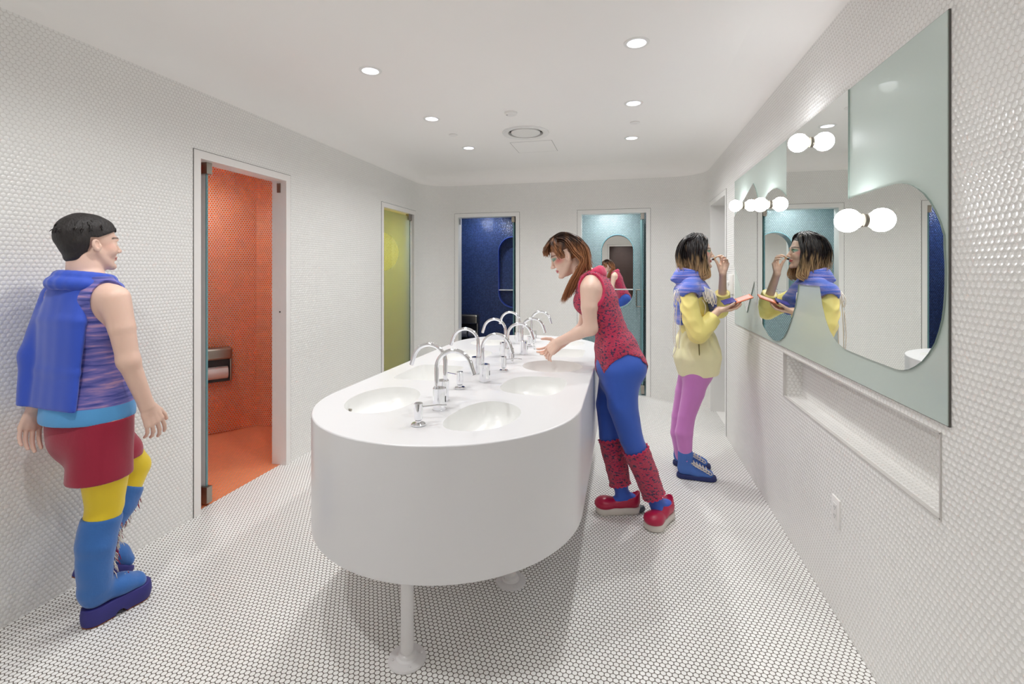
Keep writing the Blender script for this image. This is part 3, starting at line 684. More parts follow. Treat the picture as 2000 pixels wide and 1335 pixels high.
paper_holder('toilet_paper_holder', 'steel double-roll toilet paper holder on the navy penny-tiled wall', (-2.17, BW, 0.45), 0, 0.29, 0.37, [-0.065, 0.065])
# ================================================================== signed-distance modelling of people and clothes
def V3(*a): return np.array(a if len(a) == 3 else a[0], float)
def nrm(v): v = np.array(v, float); return v / (np.linalg.norm(v) + 1e-12)
class SDF:
    def __init__(s): s.p = []
    def cone(s, a, b, ra, rb, k=0.015, sub=False): s.p.append(('cone', V3(a), V3(b), ra, rb, k, sub)); return s
    def chain(s, pts, rs, k=0.015):
        for i in range(len(pts) - 1): s.cone(pts[i], pts[i + 1], rs[i], rs[i + 1], k if i == 0 else min(k, .008))
        return s
    def ell(s, c, r, R=None, k=0.015, sub=False): s.p.append(('ell', V3(c), np.array(r, float), np.eye(3) if R is None else np.array(R, float), 0, k, sub)); return s
    def ecap(s, a, b, side, ra, rb, k=0.02, sub=False): s.p.append(('ecap', V3(a), V3(b), nrm(side), (ra, rb), k, sub)); return s
    def echain(s, pts, side, rs, k=0.02):
        for i in range(len(pts) - 1): s.ecap(pts[i], pts[i + 1], side, rs[i], rs[i + 1], k if i == 0 else min(k, .012))
        return s
    def join(s, o): s.p += o.p; return s
    def sel(s, i0, i1): q = SDF(); q.p = s.p[i0:i1]; return q
    @staticmethod
    def dist(p, P):
        t = p[0]
        if t == 'cone':
            _, a, b, ra, rb = p[:5]; d = b - a; L2 = float(d @ d) + 1e-12
            h = np.clip(((P[0] - a[0]) * d[0] + (P[1] - a[1]) * d[1] + (P[2] - a[2]) * d[2]) / L2, 0, 1)
            return np.sqrt((P[0] - a[0] - h * d[0]) ** 2 + (P[1] - a[1] - h * d[1]) ** 2 + (P[2] - a[2] - h * d[2]) ** 2) - (ra + (rb - ra) * h)
        if t == 'ell':
            _, c, r, R = p[:4]; q = [P[0] - c[0], P[1] - c[1], P[2] - c[2]]
            l = [R[0][i] * q[0] + R[1][i] * q[1] + R[2][i] * q[2] for i in range(3)]
            k0 = np.sqrt(sum((l[i] / r[i]) ** 2 for i in range(3))); k1 = np.sqrt(sum((l[i] / r[i] ** 2) ** 2 for i in range(3))) + 1e-9
            return k0 * (k0 - 1) / k1
        _, a, b, side, (ra, rb) = p[:5]
        d = b - a; L = float(np.linalg.norm(d)); u = d / (L + 1e-9); sd = nrm(side - u * (side @ u)); fr = np.cross(u, sd)
        q = [P[0] - a[0], P[1] - a[1], P[2] - a[2]]
        t_ = q[0] * u[0] + q[1] * u[1] + q[2] * u[2]; x = q[0] * sd[0] + q[1] * sd[1] + q[2] * sd[2]; y = q[0] * fr[0] + q[1] * fr[1] + q[2] * fr[2]
        h = np.clip(t_ / (L + 1e-9), 0, 1); rx = ra[0] + (rb[0] - ra[0]) * h; ry = ra[1] + (rb[1] - ra[1]) * h; rz = np.minimum(rx, ry)
        dz = t_ - h * L
        k0 = np.sqrt((x / rx) ** 2 + (y / ry) ** 2 + (dz / rz) ** 2); k1 = np.sqrt((x / rx ** 2) ** 2 + (y / ry ** 2) ** 2 + (dz / rz ** 2) ** 2) + 1e-9
        return k0 * (k0 - 1) / k1
    @staticmethod
    def bounds(p):
        if p[0] == 'cone': r = max(p[3], p[4]); return np.minimum(p[1], p[2]) - r, np.maximum(p[1], p[2]) + r
        if p[0] == 'ell': r = float(max(p[2])); return p[1] - r, p[1] + r
        r = max(p[4][0] + p[4][1]); return np.minimum(p[1], p[2]) - r, np.maximum(p[1], p[2]) + r
    def bbox(s, pad=0.03):
        lo = np.min([s.bounds(p)[0] for p in s.p if not p[6]], 0); hi = np.max([s.bounds(p)[1] for p in s.p if not p[6]], 0)
        return lo - pad, hi + pad
    def grid(s, lo, hi, h, pad=0.09):
        ax = [np.arange(lo[i], hi[i] + h, h) for i in range(3)]
        F = np.full((len(ax[0]), len(ax[1]), len(ax[2])), 0.2, np.float32)
        for p in s.p:
            a, b = s.bounds(p); sl = []
            for i in range(3):
                i0 = np.searchsorted(ax[i], a[i] - pad); i1 = np.searchsorted(ax[i], b[i] + pad); sl.append(slice(i0, i1))
            if any(q.stop <= q.start for q in sl): continue
            P = (ax[0][sl[0]][:, None, None], ax[1][sl[1]][None, :, None], ax[2][sl[2]][None, None, :])
            d = s.dist(p, P).astype(np.float32); f = F[sl[0], sl[1], sl[2]]; k = max(p[5], 1e-4)
            if p[6]: h_ = np.clip(0.5 - 0.5 * (f + d) / k, 0, 1); F[sl[0], sl[1], sl[2]] = f * (1 - h_) + (-d) * h_ + k * h_ * (1 - h_)
            else: h_ = np.clip(0.5 + 0.5 * (f - d) / k, 0, 1); F[sl[0], sl[1], sl[2]] = f * (1 - h_) + d * h_ - k * h_ * (1 - h_)
        return F, ax
def nets(F, ax, skip=None):
    """surface nets: returns vertices, quads"""
    I = F < 0; nx, ny, nz = F.shape
    cnt = np.zeros((nx - 1, ny - 1, nz - 1), np.int8)
    for dx in (0, 1):
        for dy in (0, 1):
            for dz in (0, 1): cnt += I[dx:nx - 1 + dx, dy:ny - 1 + dy, dz:nz - 1 + dz]
    act = (cnt > 0) & (cnt < 8); ci = np.argwhere(act)
    if len(ci) == 0: return np.zeros((0, 3)), np.zeros((0, 4), int)
    acc = np.zeros((len(ci), 3)); n = np.zeros(len(ci))
    cor = [(0, 0, 0), (1, 0, 0), (0, 1, 0), (1, 1, 0), (0, 0, 1), (1, 0, 1), (0, 1, 1), (1, 1, 1)]
    val = [F[ci[:, 0] + c[0], ci[:, 1] + c[1], ci[:, 2] + c[2]].astype(float) for c in cor]
    for a, b in ((0, 1), (2, 3), (4, 5), (6, 7), (0, 2), (1, 3), (4, 6), (5, 7), (0, 4), (1, 5), (2, 6), (3, 7)):
        m = (val[a] < 0) != (val[b] < 0); t = val[a] / (val[a] - val[b] + 1e-12)
        p = np.array(cor[a])[None] + t[:, None] * (np.array(cor[b]) - np.array(cor[a]))[None]
        acc[m] += p[m]; n[m] += 1
    h = ax[0][1] - ax[0][0]
    V = (ci + acc / n[:, None]) * h + np.array([ax[0][0], ax[1][0], ax[2][0]])
    idx = np.full(act.shape, -1, np.int64); idx[act] = np.arange(len(ci))
    Q = []
    for d in range(3):
        s0 = [slice(None)] * 3; s1 = [slice(None)] * 3; s0[d] = slice(0, -1); s1[d] = slice(1, None)
        A = I[tuple(s0)]; B = I[tuple(s1)]; e = np.argwhere(A != B)
        o = [q for q in range(3) if q != d]
        ok = (e[:, o[0]] > 0) & (e[:, o[1]] > 0) & (e[:, o[0]] < F.shape[o[0]] - 1) & (e[:, o[1]] < F.shape[o[1]] - 1)
        e = e[ok]; flip = A[e[:, 0], e[:, 1], e[:, 2]]
        def cell(d0, d1):
            c = e.copy(); c[:, o[0]] -= d0; c[:, o[1]] -= d1; return idx[c[:, 0], c[:, 1], c[:, 2]]
        q = np.stack([cell(1, 1), cell(0, 1), cell(0, 0), cell(1, 0)], 1)
        fl = flip if d != 1 else ~flip
        q[~fl] = q[~fl][:, ::-1]; Q.append(q)
    Q = np.concatenate(Q); Q = Q[(Q >= 0).all(1)]
    return V, Q
def smooth_mesh(V, Q, it):
    if it == 0 or len(V) == 0: return V
    E = np.concatenate([Q[:, [0, 1]], Q[:, [1, 2]], Q[:, [2, 3]], Q[:, [3, 0]]])
    for _ in range(it):
        A = np.zeros_like(V); c = np.zeros(len(V))
        for a, b in ((0, 1), (1, 0)):
            np.add.at(A, E[:, a], V[E[:, b]]); np.add.at(c, E[:, a], 1)
        c[c == 0] = 1; V = V * 0.5 + 0.5 * A / c[:, None]
    return V
def surf(sdf, h=0.006, off=0.0, clip=None, disp=None, box=None, pad=None, sm=1):
    lo, hi = sdf.bbox(0.02 + max(0, off)) if box is None else (np.array(box[0], float), np.array(box[1], float))
    F, ax = sdf.grid(lo, hi, h); F = F - off
    P = (ax[0][:, None, None], ax[1][None, :, None], ax[2][None, None, :])
    if disp is not None: F = F + disp(*P)
    if clip is not None: F = np.maximum(F, clip(*P))
    V, Q = nets(F.astype(np.float32), ax)
    return smooth_mesh(V, Q, sm), Q
def half(p, n): 
    n = nrm(n); return lambda x, y, z: (x - p[0]) * n[0] + (y - p[1]) * n[1] + (z - p[2]) * n[2]
def cmax(*fs): return lambda x, y, z: __import__('functools').reduce(np.maximum, [f(x, y, z) for f in fs])
def mesh_obj(name, parts, mats, parent=None, loc=None, paint=None, label=None):
    """parts: list of (V,Q); one mesh object"""
    Vs = []; Qs = []; b = 0
    for V, Q in parts: Vs.append(V); Qs.append(Q + b); b += len(V)
    V = np.concatenate(Vs); Q = np.concatenate(Qs)
    if not isinstance(mats, (list, tuple)): mats = [mats]
    L = Vector(loc) if loc is not None else Vector((0, 0, 0)); base = np.array((wloc(parent) if parent else Vector((0, 0, 0))) + L)
    me = bpy.data.meshes.new(name)
    me.vertices.add(len(V)); me.vertices.foreach_set('co', (V - base).astype(np.float32).ravel())
    me.loops.add(len(Q) * 4); me.loops.foreach_set('vertex_index', Q.ravel().astype(np.int32))
    me.polygons.add(len(Q)); me.polygons.foreach_set('loop_start', np.arange(0, len(Q) * 4, 4, dtype=np.int32)); me.polygons.foreach_set('loop_total', np.full(len(Q), 4, np.int32))
    for m in mats: me.materials.append(m)
    me.update(calc_edges=True)
    if paint is not None:
        at = me.color_attributes.new('paint', 'FLOAT_COLOR', 'POINT'); at.data.foreach_set('color', paint(V).astype(np.float32).ravel())
    me.polygons.foreach_set('use_smooth', [True] * len(Q)); me.validate()
    o = bpy.data.objects.new(name, me); C.objects.link(o); o.location = L
    if parent: o.parent = parent
    if label: o['label'] = label
    return o
def prune(VQ, boxes, inside=True):
    """drop the faces whose centre lies inside any of the boxes"""
    V, Q = VQ; c = V[Q].mean(1); k = np.ones(len(Q), bool)
    for lo, hi in boxes: k &= ~((c > lo).all(1) & (c < hi).all(1))
    return V, Q[k]
def noise3(s, seed=0):
    r = np.random.RandomState(seed); ws = [(nrm(r.randn(3)) * s * (0.7 + 0.9 * r.rand()), r.rand() * 6.28) for _ in range(7)]
    return lambda x, y, z: sum(np.sin(w[0] * x + w[1] * y + w[2] * z + p) for w, p in ws) / 7
def smoothpts(pts, n=6):
    P = [np.array(p, float) for p in pts]; P = [2 * P[0] - P[1]] + P + [2 * P[-1] - P[-2]]; o = []
    for i in range(1, len(P) - 2):
        for k in range(n):
            t = k / n; a, b, c, d = P[i - 1:i + 3]
            o.append(0.5 * ((2 * b) + (-a + c) * t + (2 * a - 5 * b + 4 * c - d) * t * t + (-a + 3 * b - 3 * c + d) * t ** 3))
    o.append(P[-2]); return o

# ---------------------------------------------------------------- head, hand, foot builders
def frame(fwd, up):
    f = nrm(fwd); u = nrm(np.array(up, float) - f * np.dot(up, f)); l = np.cross(u, f); return np.stack([f, l, u], 1)   # columns: forward, left, up
def head(sdf, o, R, s=1.0, nose=1.0):
    T = lambda *p: o + R @ (np.array(p, float) * s)
    E = lambda c, r, k=0.012, rot=None, sub=False: sdf.ell(T(*c), np.array(r) * s, R if rot is None else R @ rot, k, sub)
    E((-0.018, 0, 0.045), (0.094, 0.073, 0.082), 0.02)
    E((0.022, 0, 0.035), (0.062, 0.064, 0.070), 0.02)
    E((0.034, 0, -0.022), (0.054, 0.056, 0.074), 0.02)
    E((0.042, 0, -0.070), (0.040, 0.040, 0.036), 0.02)
    for sd in (-1, 1):
        sdf.cone(T(-0.002, sd * 0.054, -0.030), T(0.060, sd * 0.024, -0.088), 0.016 * s, 0.013 * s, 0.018)
        E((0.060, sd * 0.033, -0.022), (0.026, 0.024, 0.026), 0.02)
    sdf.ell(T(0.080, 0, -0.094), np.array((0.017, 0.019, 0.015)) * s, R, 0.014)
    sdf.cone(T(0.080, -0.032, 0.026), T(0.080, 0.032, 0.026), 0.012 * s, 0.012 * s, 0.016)
    for sd in (-1, 1): E((0.098, sd * 0.031, 0.006), (0.017, 0.017, 0.0125), 0.012, sub=True)
    for sd in (-1, 1): E((0.0735, sd * 0.031, 0.005), (0.0135, 0.0150, 0.0115), 0.004)
    sdf.cone(T(0.087, 0, 0.016), T(0.104, 0, -0.020), 0.0075 * s, 0.0095 * s, 0.010)
    sdf.ell(T(0.108, 0, -0.024), np.array((0.0105, 0.0085, 0.0085)) * s * nose, R, 0.006)
    for sd in (-1, 1): E((0.098, sd * 0.0105, -0.028), (0.0095, 0.0062, 0.0065), 0.005)
    E((0.0885, 0, -0.0515), (0.0090, 0.0225, 0.0062), 0.006); E((0.0870, 0, -0.0625), (0.0095, 0.0185, 0.0068), 0.006)
    E((0.0985, 0, -0.0568), (0.006, 0.023, 0.0012), 0.002, sub=True)
    for sd in (-1, 1):
        er = np.array([[math.cos(0.25), 0, -math.sin(0.25)], [0, 1, 0], [math.sin(0.25), 0, math.cos(0.25)]])
        E((-0.008, sd * 0.077, -0.004), (0.0165, 0.0075, 0.0285), 0.006, er)
        E((-0.005, sd * 0.081, 0.000), (0.0085, 0.0055, 0.017), 0.003, er, sub=True)
        E((0.004, sd * 0.078, -0.008), (0.006, 0.006, 0.009), 0.004)
    return T
def face_paint(o, R, s, box, skin, lipc, lidc, brow, blush, open_eye=True, blush_w=0.6, extra=None):
    """per-vertex make-up and eye colours on the head; everything else keeps the skin colour"""
    lo, hi = box
    def f(P):
        col = np.tile(np.array(skin), (len(P), 1)); k = ((P > lo) & (P < hi)).all(1); q = ((P[k] - o) @ R) / s; x, y, z = q[:, 0], q[:, 1], q[:, 2]
        c = col[k]
        def mix(w, cc): 
            nonlocal c; w = np.clip(w, 0, 1)[:, None]; c = c * (1 - w) + np.array(cc)[None] * w
        st = lambda v, a, b: np.clip((v - a) / (b - a), 0, 1)
        if extra is not None: fr = (x < .125) if extra == 'face' else np.ones(len(x), bool)
        else: fr = np.ones(len(x), bool)
        for sd in (-1, 1):
            d = np.sqrt(((y - sd * 0.056) / 0.024) ** 2 + ((z + 0.004) / 0.028) ** 2 + ((x - 0.052) / 0.04) ** 2); mix(blush_w * st(1 - d, 0, .8) * fr, blush)
            d = np.sqrt(((y - sd * 0.032) / 0.022) ** 2 + ((z - 0.013) / 0.014) ** 2); mix(.9 * st(1.05 - d, 0, .3) * (x > .055) * (z > -.002) * fr, lidc)
            if open_eye:
                d = np.sqrt(((y - sd * 0.031) / 0.0135) ** 2 + ((z - 0.002) / 0.0052) ** 2); mix(st(1.1 - d, 0, .25) * (x > .068) * fr, (.72, .70, .66, 1))
                d = np.sqrt(((y - sd * 0.031) / 0.0062) ** 2 + ((z - 0.002) / 0.0060) ** 2); mix(st(1.1 - d, 0, .25) * (x > .068) * fr, (.02, .012, .01, 1))
            d = np.abs(z - 0.0065 + 60 * (y - sd * .031) ** 2 * (1 if open_eye else -1) + (0 if open_eye else .008)) / .0022; mix(.55 * st(1.3 - d, 0, .8) * st(.0155 - np.abs(y - sd * .031), 0, .004) * (x > .06) * fr, (.02, .014, .012, 1))
            d = np.abs(z - 0.029 - 0.005 * np.cos((y - sd * 0.036) * 70)) / .0042; mix(.85 * st(1.2 - d, 0, .6) * st(.024 - np.abs(y - sd * 0.035), 0, .004) * (x > .055) * fr, brow)
        d = np.sqrt((y / 0.0225) ** 2 + ((z + 0.0568) / 0.0105) ** 2); mix(st(1.08 - d, 0, .2) * (x > .078) * fr, lipc)
        col[k] = c; return col
    return f
FINGERS = [(-0.030, (0.038, 0.024, 0.018), 0.0076), (-0.0105, (0.044, 0.028, 0.020), 0.0082), (0.0105, (0.047, 0.030, 0.021), 0.0086), (0.031, (0.043, 0.026, 0.020), 0.0084)]
def hand(sdf, wrist, R, side=1, curl=(0.3, 0.4, 0.3), spread=0.06, curls=None, thumb=(0.9, 0.5, 0.3), s=1.0, thumb_in=0.0):
    """R columns: finger direction, thumb side direction (y), back of hand (z). side only documents handedness"""
    o = np.array(wrist, float); T = lambda *p: o + R @ (np.array(p, float) * s); TIPS = []
    sdf.ecap(T(-0.01, 0, 0), T(0.03, 0, 0), R[:, 1], (0.024 * s, 0.017 * s), (0.030 * s, 0.016 * s), 0.014)
    sdf.ecap(T(0.03, 0, 0), T(0.082, 0.0, 0.001), R[:, 1], (0.032 * s, 0.0155 * s), (0.039 * s, 0.0125 * s), 0.012)
    for i, (y, ls, r) in enumerate(FINGERS):
        c = curls[i] if curls else curl
        fr = y / 0.03 * spread; p = np.array((0.086 - abs(y - 0.008) * 0.25, y, 0.002)); d = 0.0
        sdf.cone(T(0.045, y * 0.8, 0.003), T(*p), 0.0095 * s, (r + 0.0012) * s, 0.008)
        for j, l_ in enumerate(ls):
            d += c[j]; v = np.array((math.cos(d) * math.cos(fr), math.cos(d) * math.sin(fr), -math.sin(d)))
            q = p + v * l_; sdf.cone(T(*p), T(*q), r * (1 - 0.08 * j) * s, r * (1 - 0.08 * (j + 1)) * s, 0.003); p = q
        TIPS.append(T(*p))
    # thumb from the side of the palm
    p = np.array((0.018, 0.022, -0.006)); a, b1, b2 = thumb
    v = nrm((math.cos(a), math.sin(a) * math.cos(thumb_in), -math.sin(a) * math.sin(thumb_in) - 0.15)); q = p + v * 0.044
    sdf.cone(T(*p), T(*q), 0.0155 * s, 0.0115 * s, 0.012)
    a2 = a - b1; v = nrm((math.cos(a2), math.sin(a2) * math.cos(thumb_in), -0.15 - math.sin(thumb_in) * 0.5)); q2 = q + v * 0.032
    sdf.cone(T(*q), T(*q2), 0.0108 * s, 0.0098 * s, 0.004)
    a3 = a2 - b2; v = nrm((math.cos(a3), math.sin(a3), -0.2 - math.sin(thumb_in) * 0.5)); q3 = q2 + v * 0.026
    sdf.cone(T(*q2), T(*q3), 0.0096 * s, 0.0078 * s, 0.003)
    TIPS.append(T(*q3)); return TIPS
def hand_box(wrist, R, s=1.0, pad=0.0):
    pts = [np.array(wrist) + R @ (np.array(p) * s) for p in [(x, y, z) for x in (-0.01, 0.20) for y in (-0.06, 0.085) for z in (-0.10, 0.03)]]
    return np.min(pts, 0) - pad, np.max(pts, 0) + pad

# ---------------------------------------------------------------- person materials
def skin_mat(nm, col):
    m = bump_noise(mat(nm, col, 0.45, Subsurface_Weight=0.08, Subsurface_Radius=(0.02, 0.008, 0.004)), 90, 0.0006, 0.25); n, l, b = nodes(m)
    a = n.new('ShaderNodeVertexColor'); a.layer_name = 'paint'; l.new(a.outputs[0], b.inputs['Base Color']); return m
SKC1, SKC2, SKC3 = srgb(230, 196, 178), srgb(230, 196, 172), srgb(228, 192, 174)
SK1 = skin_mat('fair_skin', SKC1); SK2 = skin_mat('warm_skin', SKC2); SK3 = skin_mat('light_skin', SKC3)
def knit(nm, base, fleck=None, fs=60, thr=0.62, bscale=150, stretch=(1, 1, 1), bd=0.004):
    m = mat(nm, base, 0.9, Sheen_Weight=0.3); n, l, b = nodes(m)
    tc = n.new('ShaderNodeTexCoord'); mp = n.new('ShaderNodeMapping'); mp.inputs['Scale'].default_value = stretch; l.new(tc.outputs['Object'], mp.inputs[0])
    if fleck is not None:
        no = n.new('ShaderNodeTexNoise'); no.inputs['Scale'].default_value = fs; no.inputs['Detail'].default_value = 2; l.new(mp.outputs[0], no.inputs['Vector'])
        c = ramp2(m, no.outputs[0], base, fleck, thr, thr + 0.05); l.new(c, b.inputs['Base Color'])
    vo = n.new('ShaderNodeTexVoronoi'); vo.inputs['Scale'].default_value = bscale; l.new(mp.outputs[0], vo.inputs['Vector'])
    bp = n.new('ShaderNodeBump'); bp.inputs['Distance'].default_value = bd; bp.inputs['Strength'].default_value = 0.9; l.new(vo.outputs[0], bp.inputs['Height']); l.new(bp.outputs[0], b.inputs['Normal'])
    return m
def hair_mat(nm, dark, light, z0, z1, streak=0.35, rough=0.38):
    m = mat(nm, dark, rough, Specular_IOR_Level=0.4); n, l, b = nodes(m)
    tc = n.new('ShaderNodeTexCoord'); sx = n.new('ShaderNodeSeparateXYZ'); l.new(tc.outputs['Object'], sx.inputs[0])
    no = n.new('ShaderNodeTexNoise'); no.inputs['Scale'].default_value = 55; no.inputs['Detail'].default_value = 3
    mp = n.new('ShaderNodeMapping'); mp.inputs['Scale'].default_value = (1, 1, 0.18); l.new(tc.outputs['Object'], mp.inputs[0]); l.new(mp.outputs[0], no.inputs['Vector'])
    mr = n.new('ShaderNodeMapRange'); mr.inputs[1].default_value = z1; mr.inputs[2].default_value = z0; l.new(sx.outputs[2], mr.inputs[0])
    s_ = n.new('ShaderNodeMath'); s_.operation = 'SUBTRACT'; l.new(no.outputs[0], s_.inputs[0]); s_.inputs[1].default_value = 0.5
    s2 = n.new('ShaderNodeMath'); s2.operation = 'MULTIPLY'; l.new(s_.outputs[0], s2.inputs[0]); s2.inputs[1].default_value = streak * 5
    ad = n.new('ShaderNodeMath'); ad.operation = 'ADD'; l.new(mr.outputs[0], ad.inputs[0]); l.new(s2.outputs[0], ad.inputs[1])
    c = ramp2(m, ad.outputs[0], dark, light, 0.2, 0.85); l.new(c, b.inputs['Base Color'])
    return m
def locks(mb, guides, per=6, spread=0.008, r=0.005, seed=1, wav=0.0, seg=5):
    rg = np.random.RandomState(seed)
    for g in guides:
        G = [np.array(p, float) for p in g]
        for k in range(per):
            o0 = rg.randn(3) * spread * 0.6; o1 = rg.randn(3) * spread; L = 0.92 + 0.14 * rg.rand(); ph = rg.rand() * 6.28
            pts = []
            n = len(G)
            for i, p in enumerate(G):
                t = i / (n - 1); pts.append(p + o0 * (1 - t) + o1 * t)
            pts[-1] = pts[-2] + (pts[-1] - pts[-2]) * L
            P = smoothpts(pts, seg); m = len(P)
            P = [p + wav * math.sin(i * 0.9 + ph) * np.array((1, 0.6, 0)) * (i / m) for i, p in enumerate(P)]
            rs = [r * (0.55 + 0.6 * math.sin(PI * min(1, (i + 1) / m * 1.25) ** 0.8 * 0.9) if i < m - 1 else 0.12) * (1 - 0.65 * (i / m) ** 3) for i in range(m)]
            mb.tube(P, rs, 6, cap=True, flat=0.55)
def shoe_frame(heel, toe): 
    f = nrm(np.array(toe) - np.array(heel)); u = np.array((0, 0, 1.0)); u = nrm(u - f * (u @ f)); return np.stack([f, np.cross(u, f), u], 1), np.linalg.norm(np.array(toe) - np.array(heel))
# ================================================================== person in red
def build_red():
    base = (0.02, 2.93, 0.0)
    Yc = 2.95; side = (0, 1, 0)
    ho = W(1108, 501, 2.945); HR = frame((-0.906, -0.06, -0.40), (-0.42, 0.0, 0.906)); hs = 1.03
    hd = SDF(); T = head(hd, ho, HR, hs, 1.05)
    torso = SDF()
    sec = [((1211, 738), .155, .120), ((1211, 712), .172, .138), ((1203, 680), .160, .118), ((1193, 645), .126, .085), ((1180, 615), .134, .092), ((1167, 588), .150, .112), ((1160, 565), .158, .098), ((1157, 548), .130, .070)]
    torso.echain([W(*p, Yc) for p, a, b in sec], side, [(a, b) for p, a, b in sec], 0.03)
    torso.cone(W(1152, 556, 2.835), W(1152, 556, 3.065), .046, .046, .035)
    for y in (2.885, 3.015): torso.ell(W(1143, 590, y), (0.062, 0.058, 0.060), None, 0.03)
    for y in (2.87, 3.03): torso.ell(W(1228, 718, y), (0.098, 0.088, 0.098), None, 0.035)
    neck = SDF(); neck.cone(T(-0.03, 0, -0.055), W(1147, 542, Yc), .050, .060, .02)
    legs = SDF()
    nl = [W(1213, 728, 2.865), W(1216, 790, 2.855), W(1233, 856, 2.86), W(1247, 890, 2.87), W(1262, 925, 2.885), W(1283, 985, 2.90)]
    nr = [.098, .083, .063, .060, .053, .034]
    fl = [W(1203, 728, 3.03), W(1191, 790, 3.02), W(1191, 850, 3.0), W(1198, 880, 2.985), W(1205, 912, 2.975), W(1216, 968, 2.965)]
    fr_ = [.094, .080, .060, .060, .054, .034]
    legs.chain(nl, nr, .03); i_n = len(legs.p); legs.chain(fl, fr_, .03)
    def foot(ank, heel, toe):
        f = SDF(); R, L = shoe_frame(heel, toe); t = np.array(toe); h = np.array(heel)
        f.cone(ank, h + R[:, 0] * .05 + V3(0, 0, .075), .034, .034, .02); f.ecap(h + R[:, 0] * .05 + V3(0, 0, .065), t - R[:, 0] * .05 + V3(0, 0, .06), R[:, 1], (.032, .030), (.040, .018), .02); return f
    hn, tn = V3(0.262, 2.985, 0.0), V3(0.128, 2.765, 0.0); hf, tf = V3(0.085, 2.985, 0.0), V3(-0.178, 2.925, 0.0)
    feet = foot(nl[-1], hn, tn).join(foot(fl[-1], hf, tf))
    wn = W(1092, 667, 2.875); wf = W(1096, 671, 3.02)
    arms = SDF()
    sh_n = W(1150, 566, 2.80); el_n = W(1154, 641, 2.80)
    arms.chain([sh_n, W(1150, 600, 2.785), el_n], [.050, .0455, .039], .03).chain([el_n, W(1128, 651, 2.82), wn], [.039, .036, .0255], .02)
    i_a = len(arms.p)
    sh_f = W(1150, 566, 3.10); el_f = W(1142, 636, 3.13)
    arms.chain([sh_f, el_f], [.052, .040], .03).chain([el_f, wf], [.038, .026], .02)
    hands = SDF()
    f1 = nrm(W(1046, 709, 2.925) - wn); b1 = nrm(V3(-0.35, -0.75, 0.45)); b1 = nrm(b1 - f1 * (b1 @ f1)); t1 = np.cross(b1, f1); t1 = t1 if t1[2] > 0 else -t1
    R1 = np.stack([f1, t1, b1], 1)
    f2 = nrm(W(1046, 700, 2.95) - wf); b2 = nrm(V3(0.1, 0.75, -0.45)); b2 = nrm(b2 - f2 * (b2 @ f2)); t2 = np.cross(b2, f2); t2 = t2 if t2[2] > 0 else -t2
    R2 = np.stack([f2, t2, b2], 1)
    hand(hands, wn, R1, curls=[(.42, .40, .25), (.40, .40, .25), (.38, .38, .2), (.36, .36, .2)], spread=.02, thumb=(.75, .45, .3), s=1.0, thumb_in=.3)
    hand(hands, wf, R2, curls=[(.38, .35, .2), (.36, .35, .2), (.34, .32, .2), (.32, .3, .2)], spread=.03, thumb=(1.0, .4, .25), s=0.98, thumb_in=.1)
    body = SDF()
    for q in (torso, neck, hd, legs, feet, arms, hands): body.join(q)
    hb = (ho - 0.135, ho + 0.135); h1 = hand_box(wn, R1); h2 = hand_box(wf, R2); hb2 = (np.minimum(h1[0], h2[0]), np.maximum(h1[1], h2[1]))
    ov = 0.002
    main = prune(surf(body, 0.0075), [(hb[0] + .006, hb[1] - .006), (hb2[0] + .006, hb2[1] - .006)])
    # head and hands on fine grids
    hp = surf(body, 0.0028, box=hb, sm=1); hn_ = surf(body, 0.0026, box=hb2, sm=1)
    p = mesh_obj('person', [main, hp, hn_], SK1, None, base, face_paint(ho, HR, hs, hb, SKC1, srgb(190, 96, 106), srgb(128, 166, 150), srgb(130, 90, 72), srgb(214, 104, 100), open_eye=False, blush_w=.75))
    tag(p, 'person in a red knitted bodysuit and blue tights bending to wash hands at the basin', 'person')
    # ---- tights
    tb = SDF(); tb.join(torso.sel(0, 2)).join(legs).join(feet); tb.p += torso.p[-4:]
    tights = mat('cobalt_tights', srgb(44, 88, 188), 0.62, Sheen_Weight=0.25)
    mesh_obj('tights', [surf(tb, .0075, .0035, clip=cmax(half(W(1200, 664, Yc), (0.2, 0, 1))))], tights, p)
    # ---- bodysuit
    redk = knit('red_knit_navy_flecks', srgb(214, 44, 90), srgb(66, 26, 80), 62, .545, 190, (1.0, 1.0, 1.9), .008)
    redp = knit('plain_red_knit', srgb(208, 46, 92), None, bscale=260, bd=.002)
    LC = ((1160, 686), (1167, 702), (1181, 730), (1190, 713), (1202, 701), (1225, 690), (1248, 697), (1262, 712))
    xs = [float(W(a_, b_, 2.83)[0]) for a_, b_ in LC]; zs = [float(W(a_, b_, 2.83)[2]) for a_, b_ in LC]
    def legcut(x, y, z):
        zb = np.interp(x, xs, zs); zb = zb - 0.13 * np.exp(-((y - Yc) / 0.050) ** 2) ; return (zb - z) * 0.7 + 0 * y
    def arm_hole(x, y, z):
        r = None
        for s_, e_, sg in ((sh_n, el_n, -1), (sh_f, el_f, 1)):
            a = s_ + V3(0.012, sg * .02, .02); d = 0.078 - np.sqrt(((x - a[0]) * 1.0) ** 2 + ((y - a[1]) * 1.1) ** 2 + ((z - a[2]) * .72) ** 2)
            r = d if r is None else np.maximum(r, d)
        return r
    tb = SDF(); tb.join(torso); 
    nz = noise3(120, 3)
    suit = mesh_obj('bodysuit', [surf(tb, .006, .010, clip=cmax(legcut, arm_hole, half(W(1150, 532, Yc), (-0.25, 0, 1))), disp=lambda x, y, z: 0.0018 * nz(x, y, z))], redk, p)
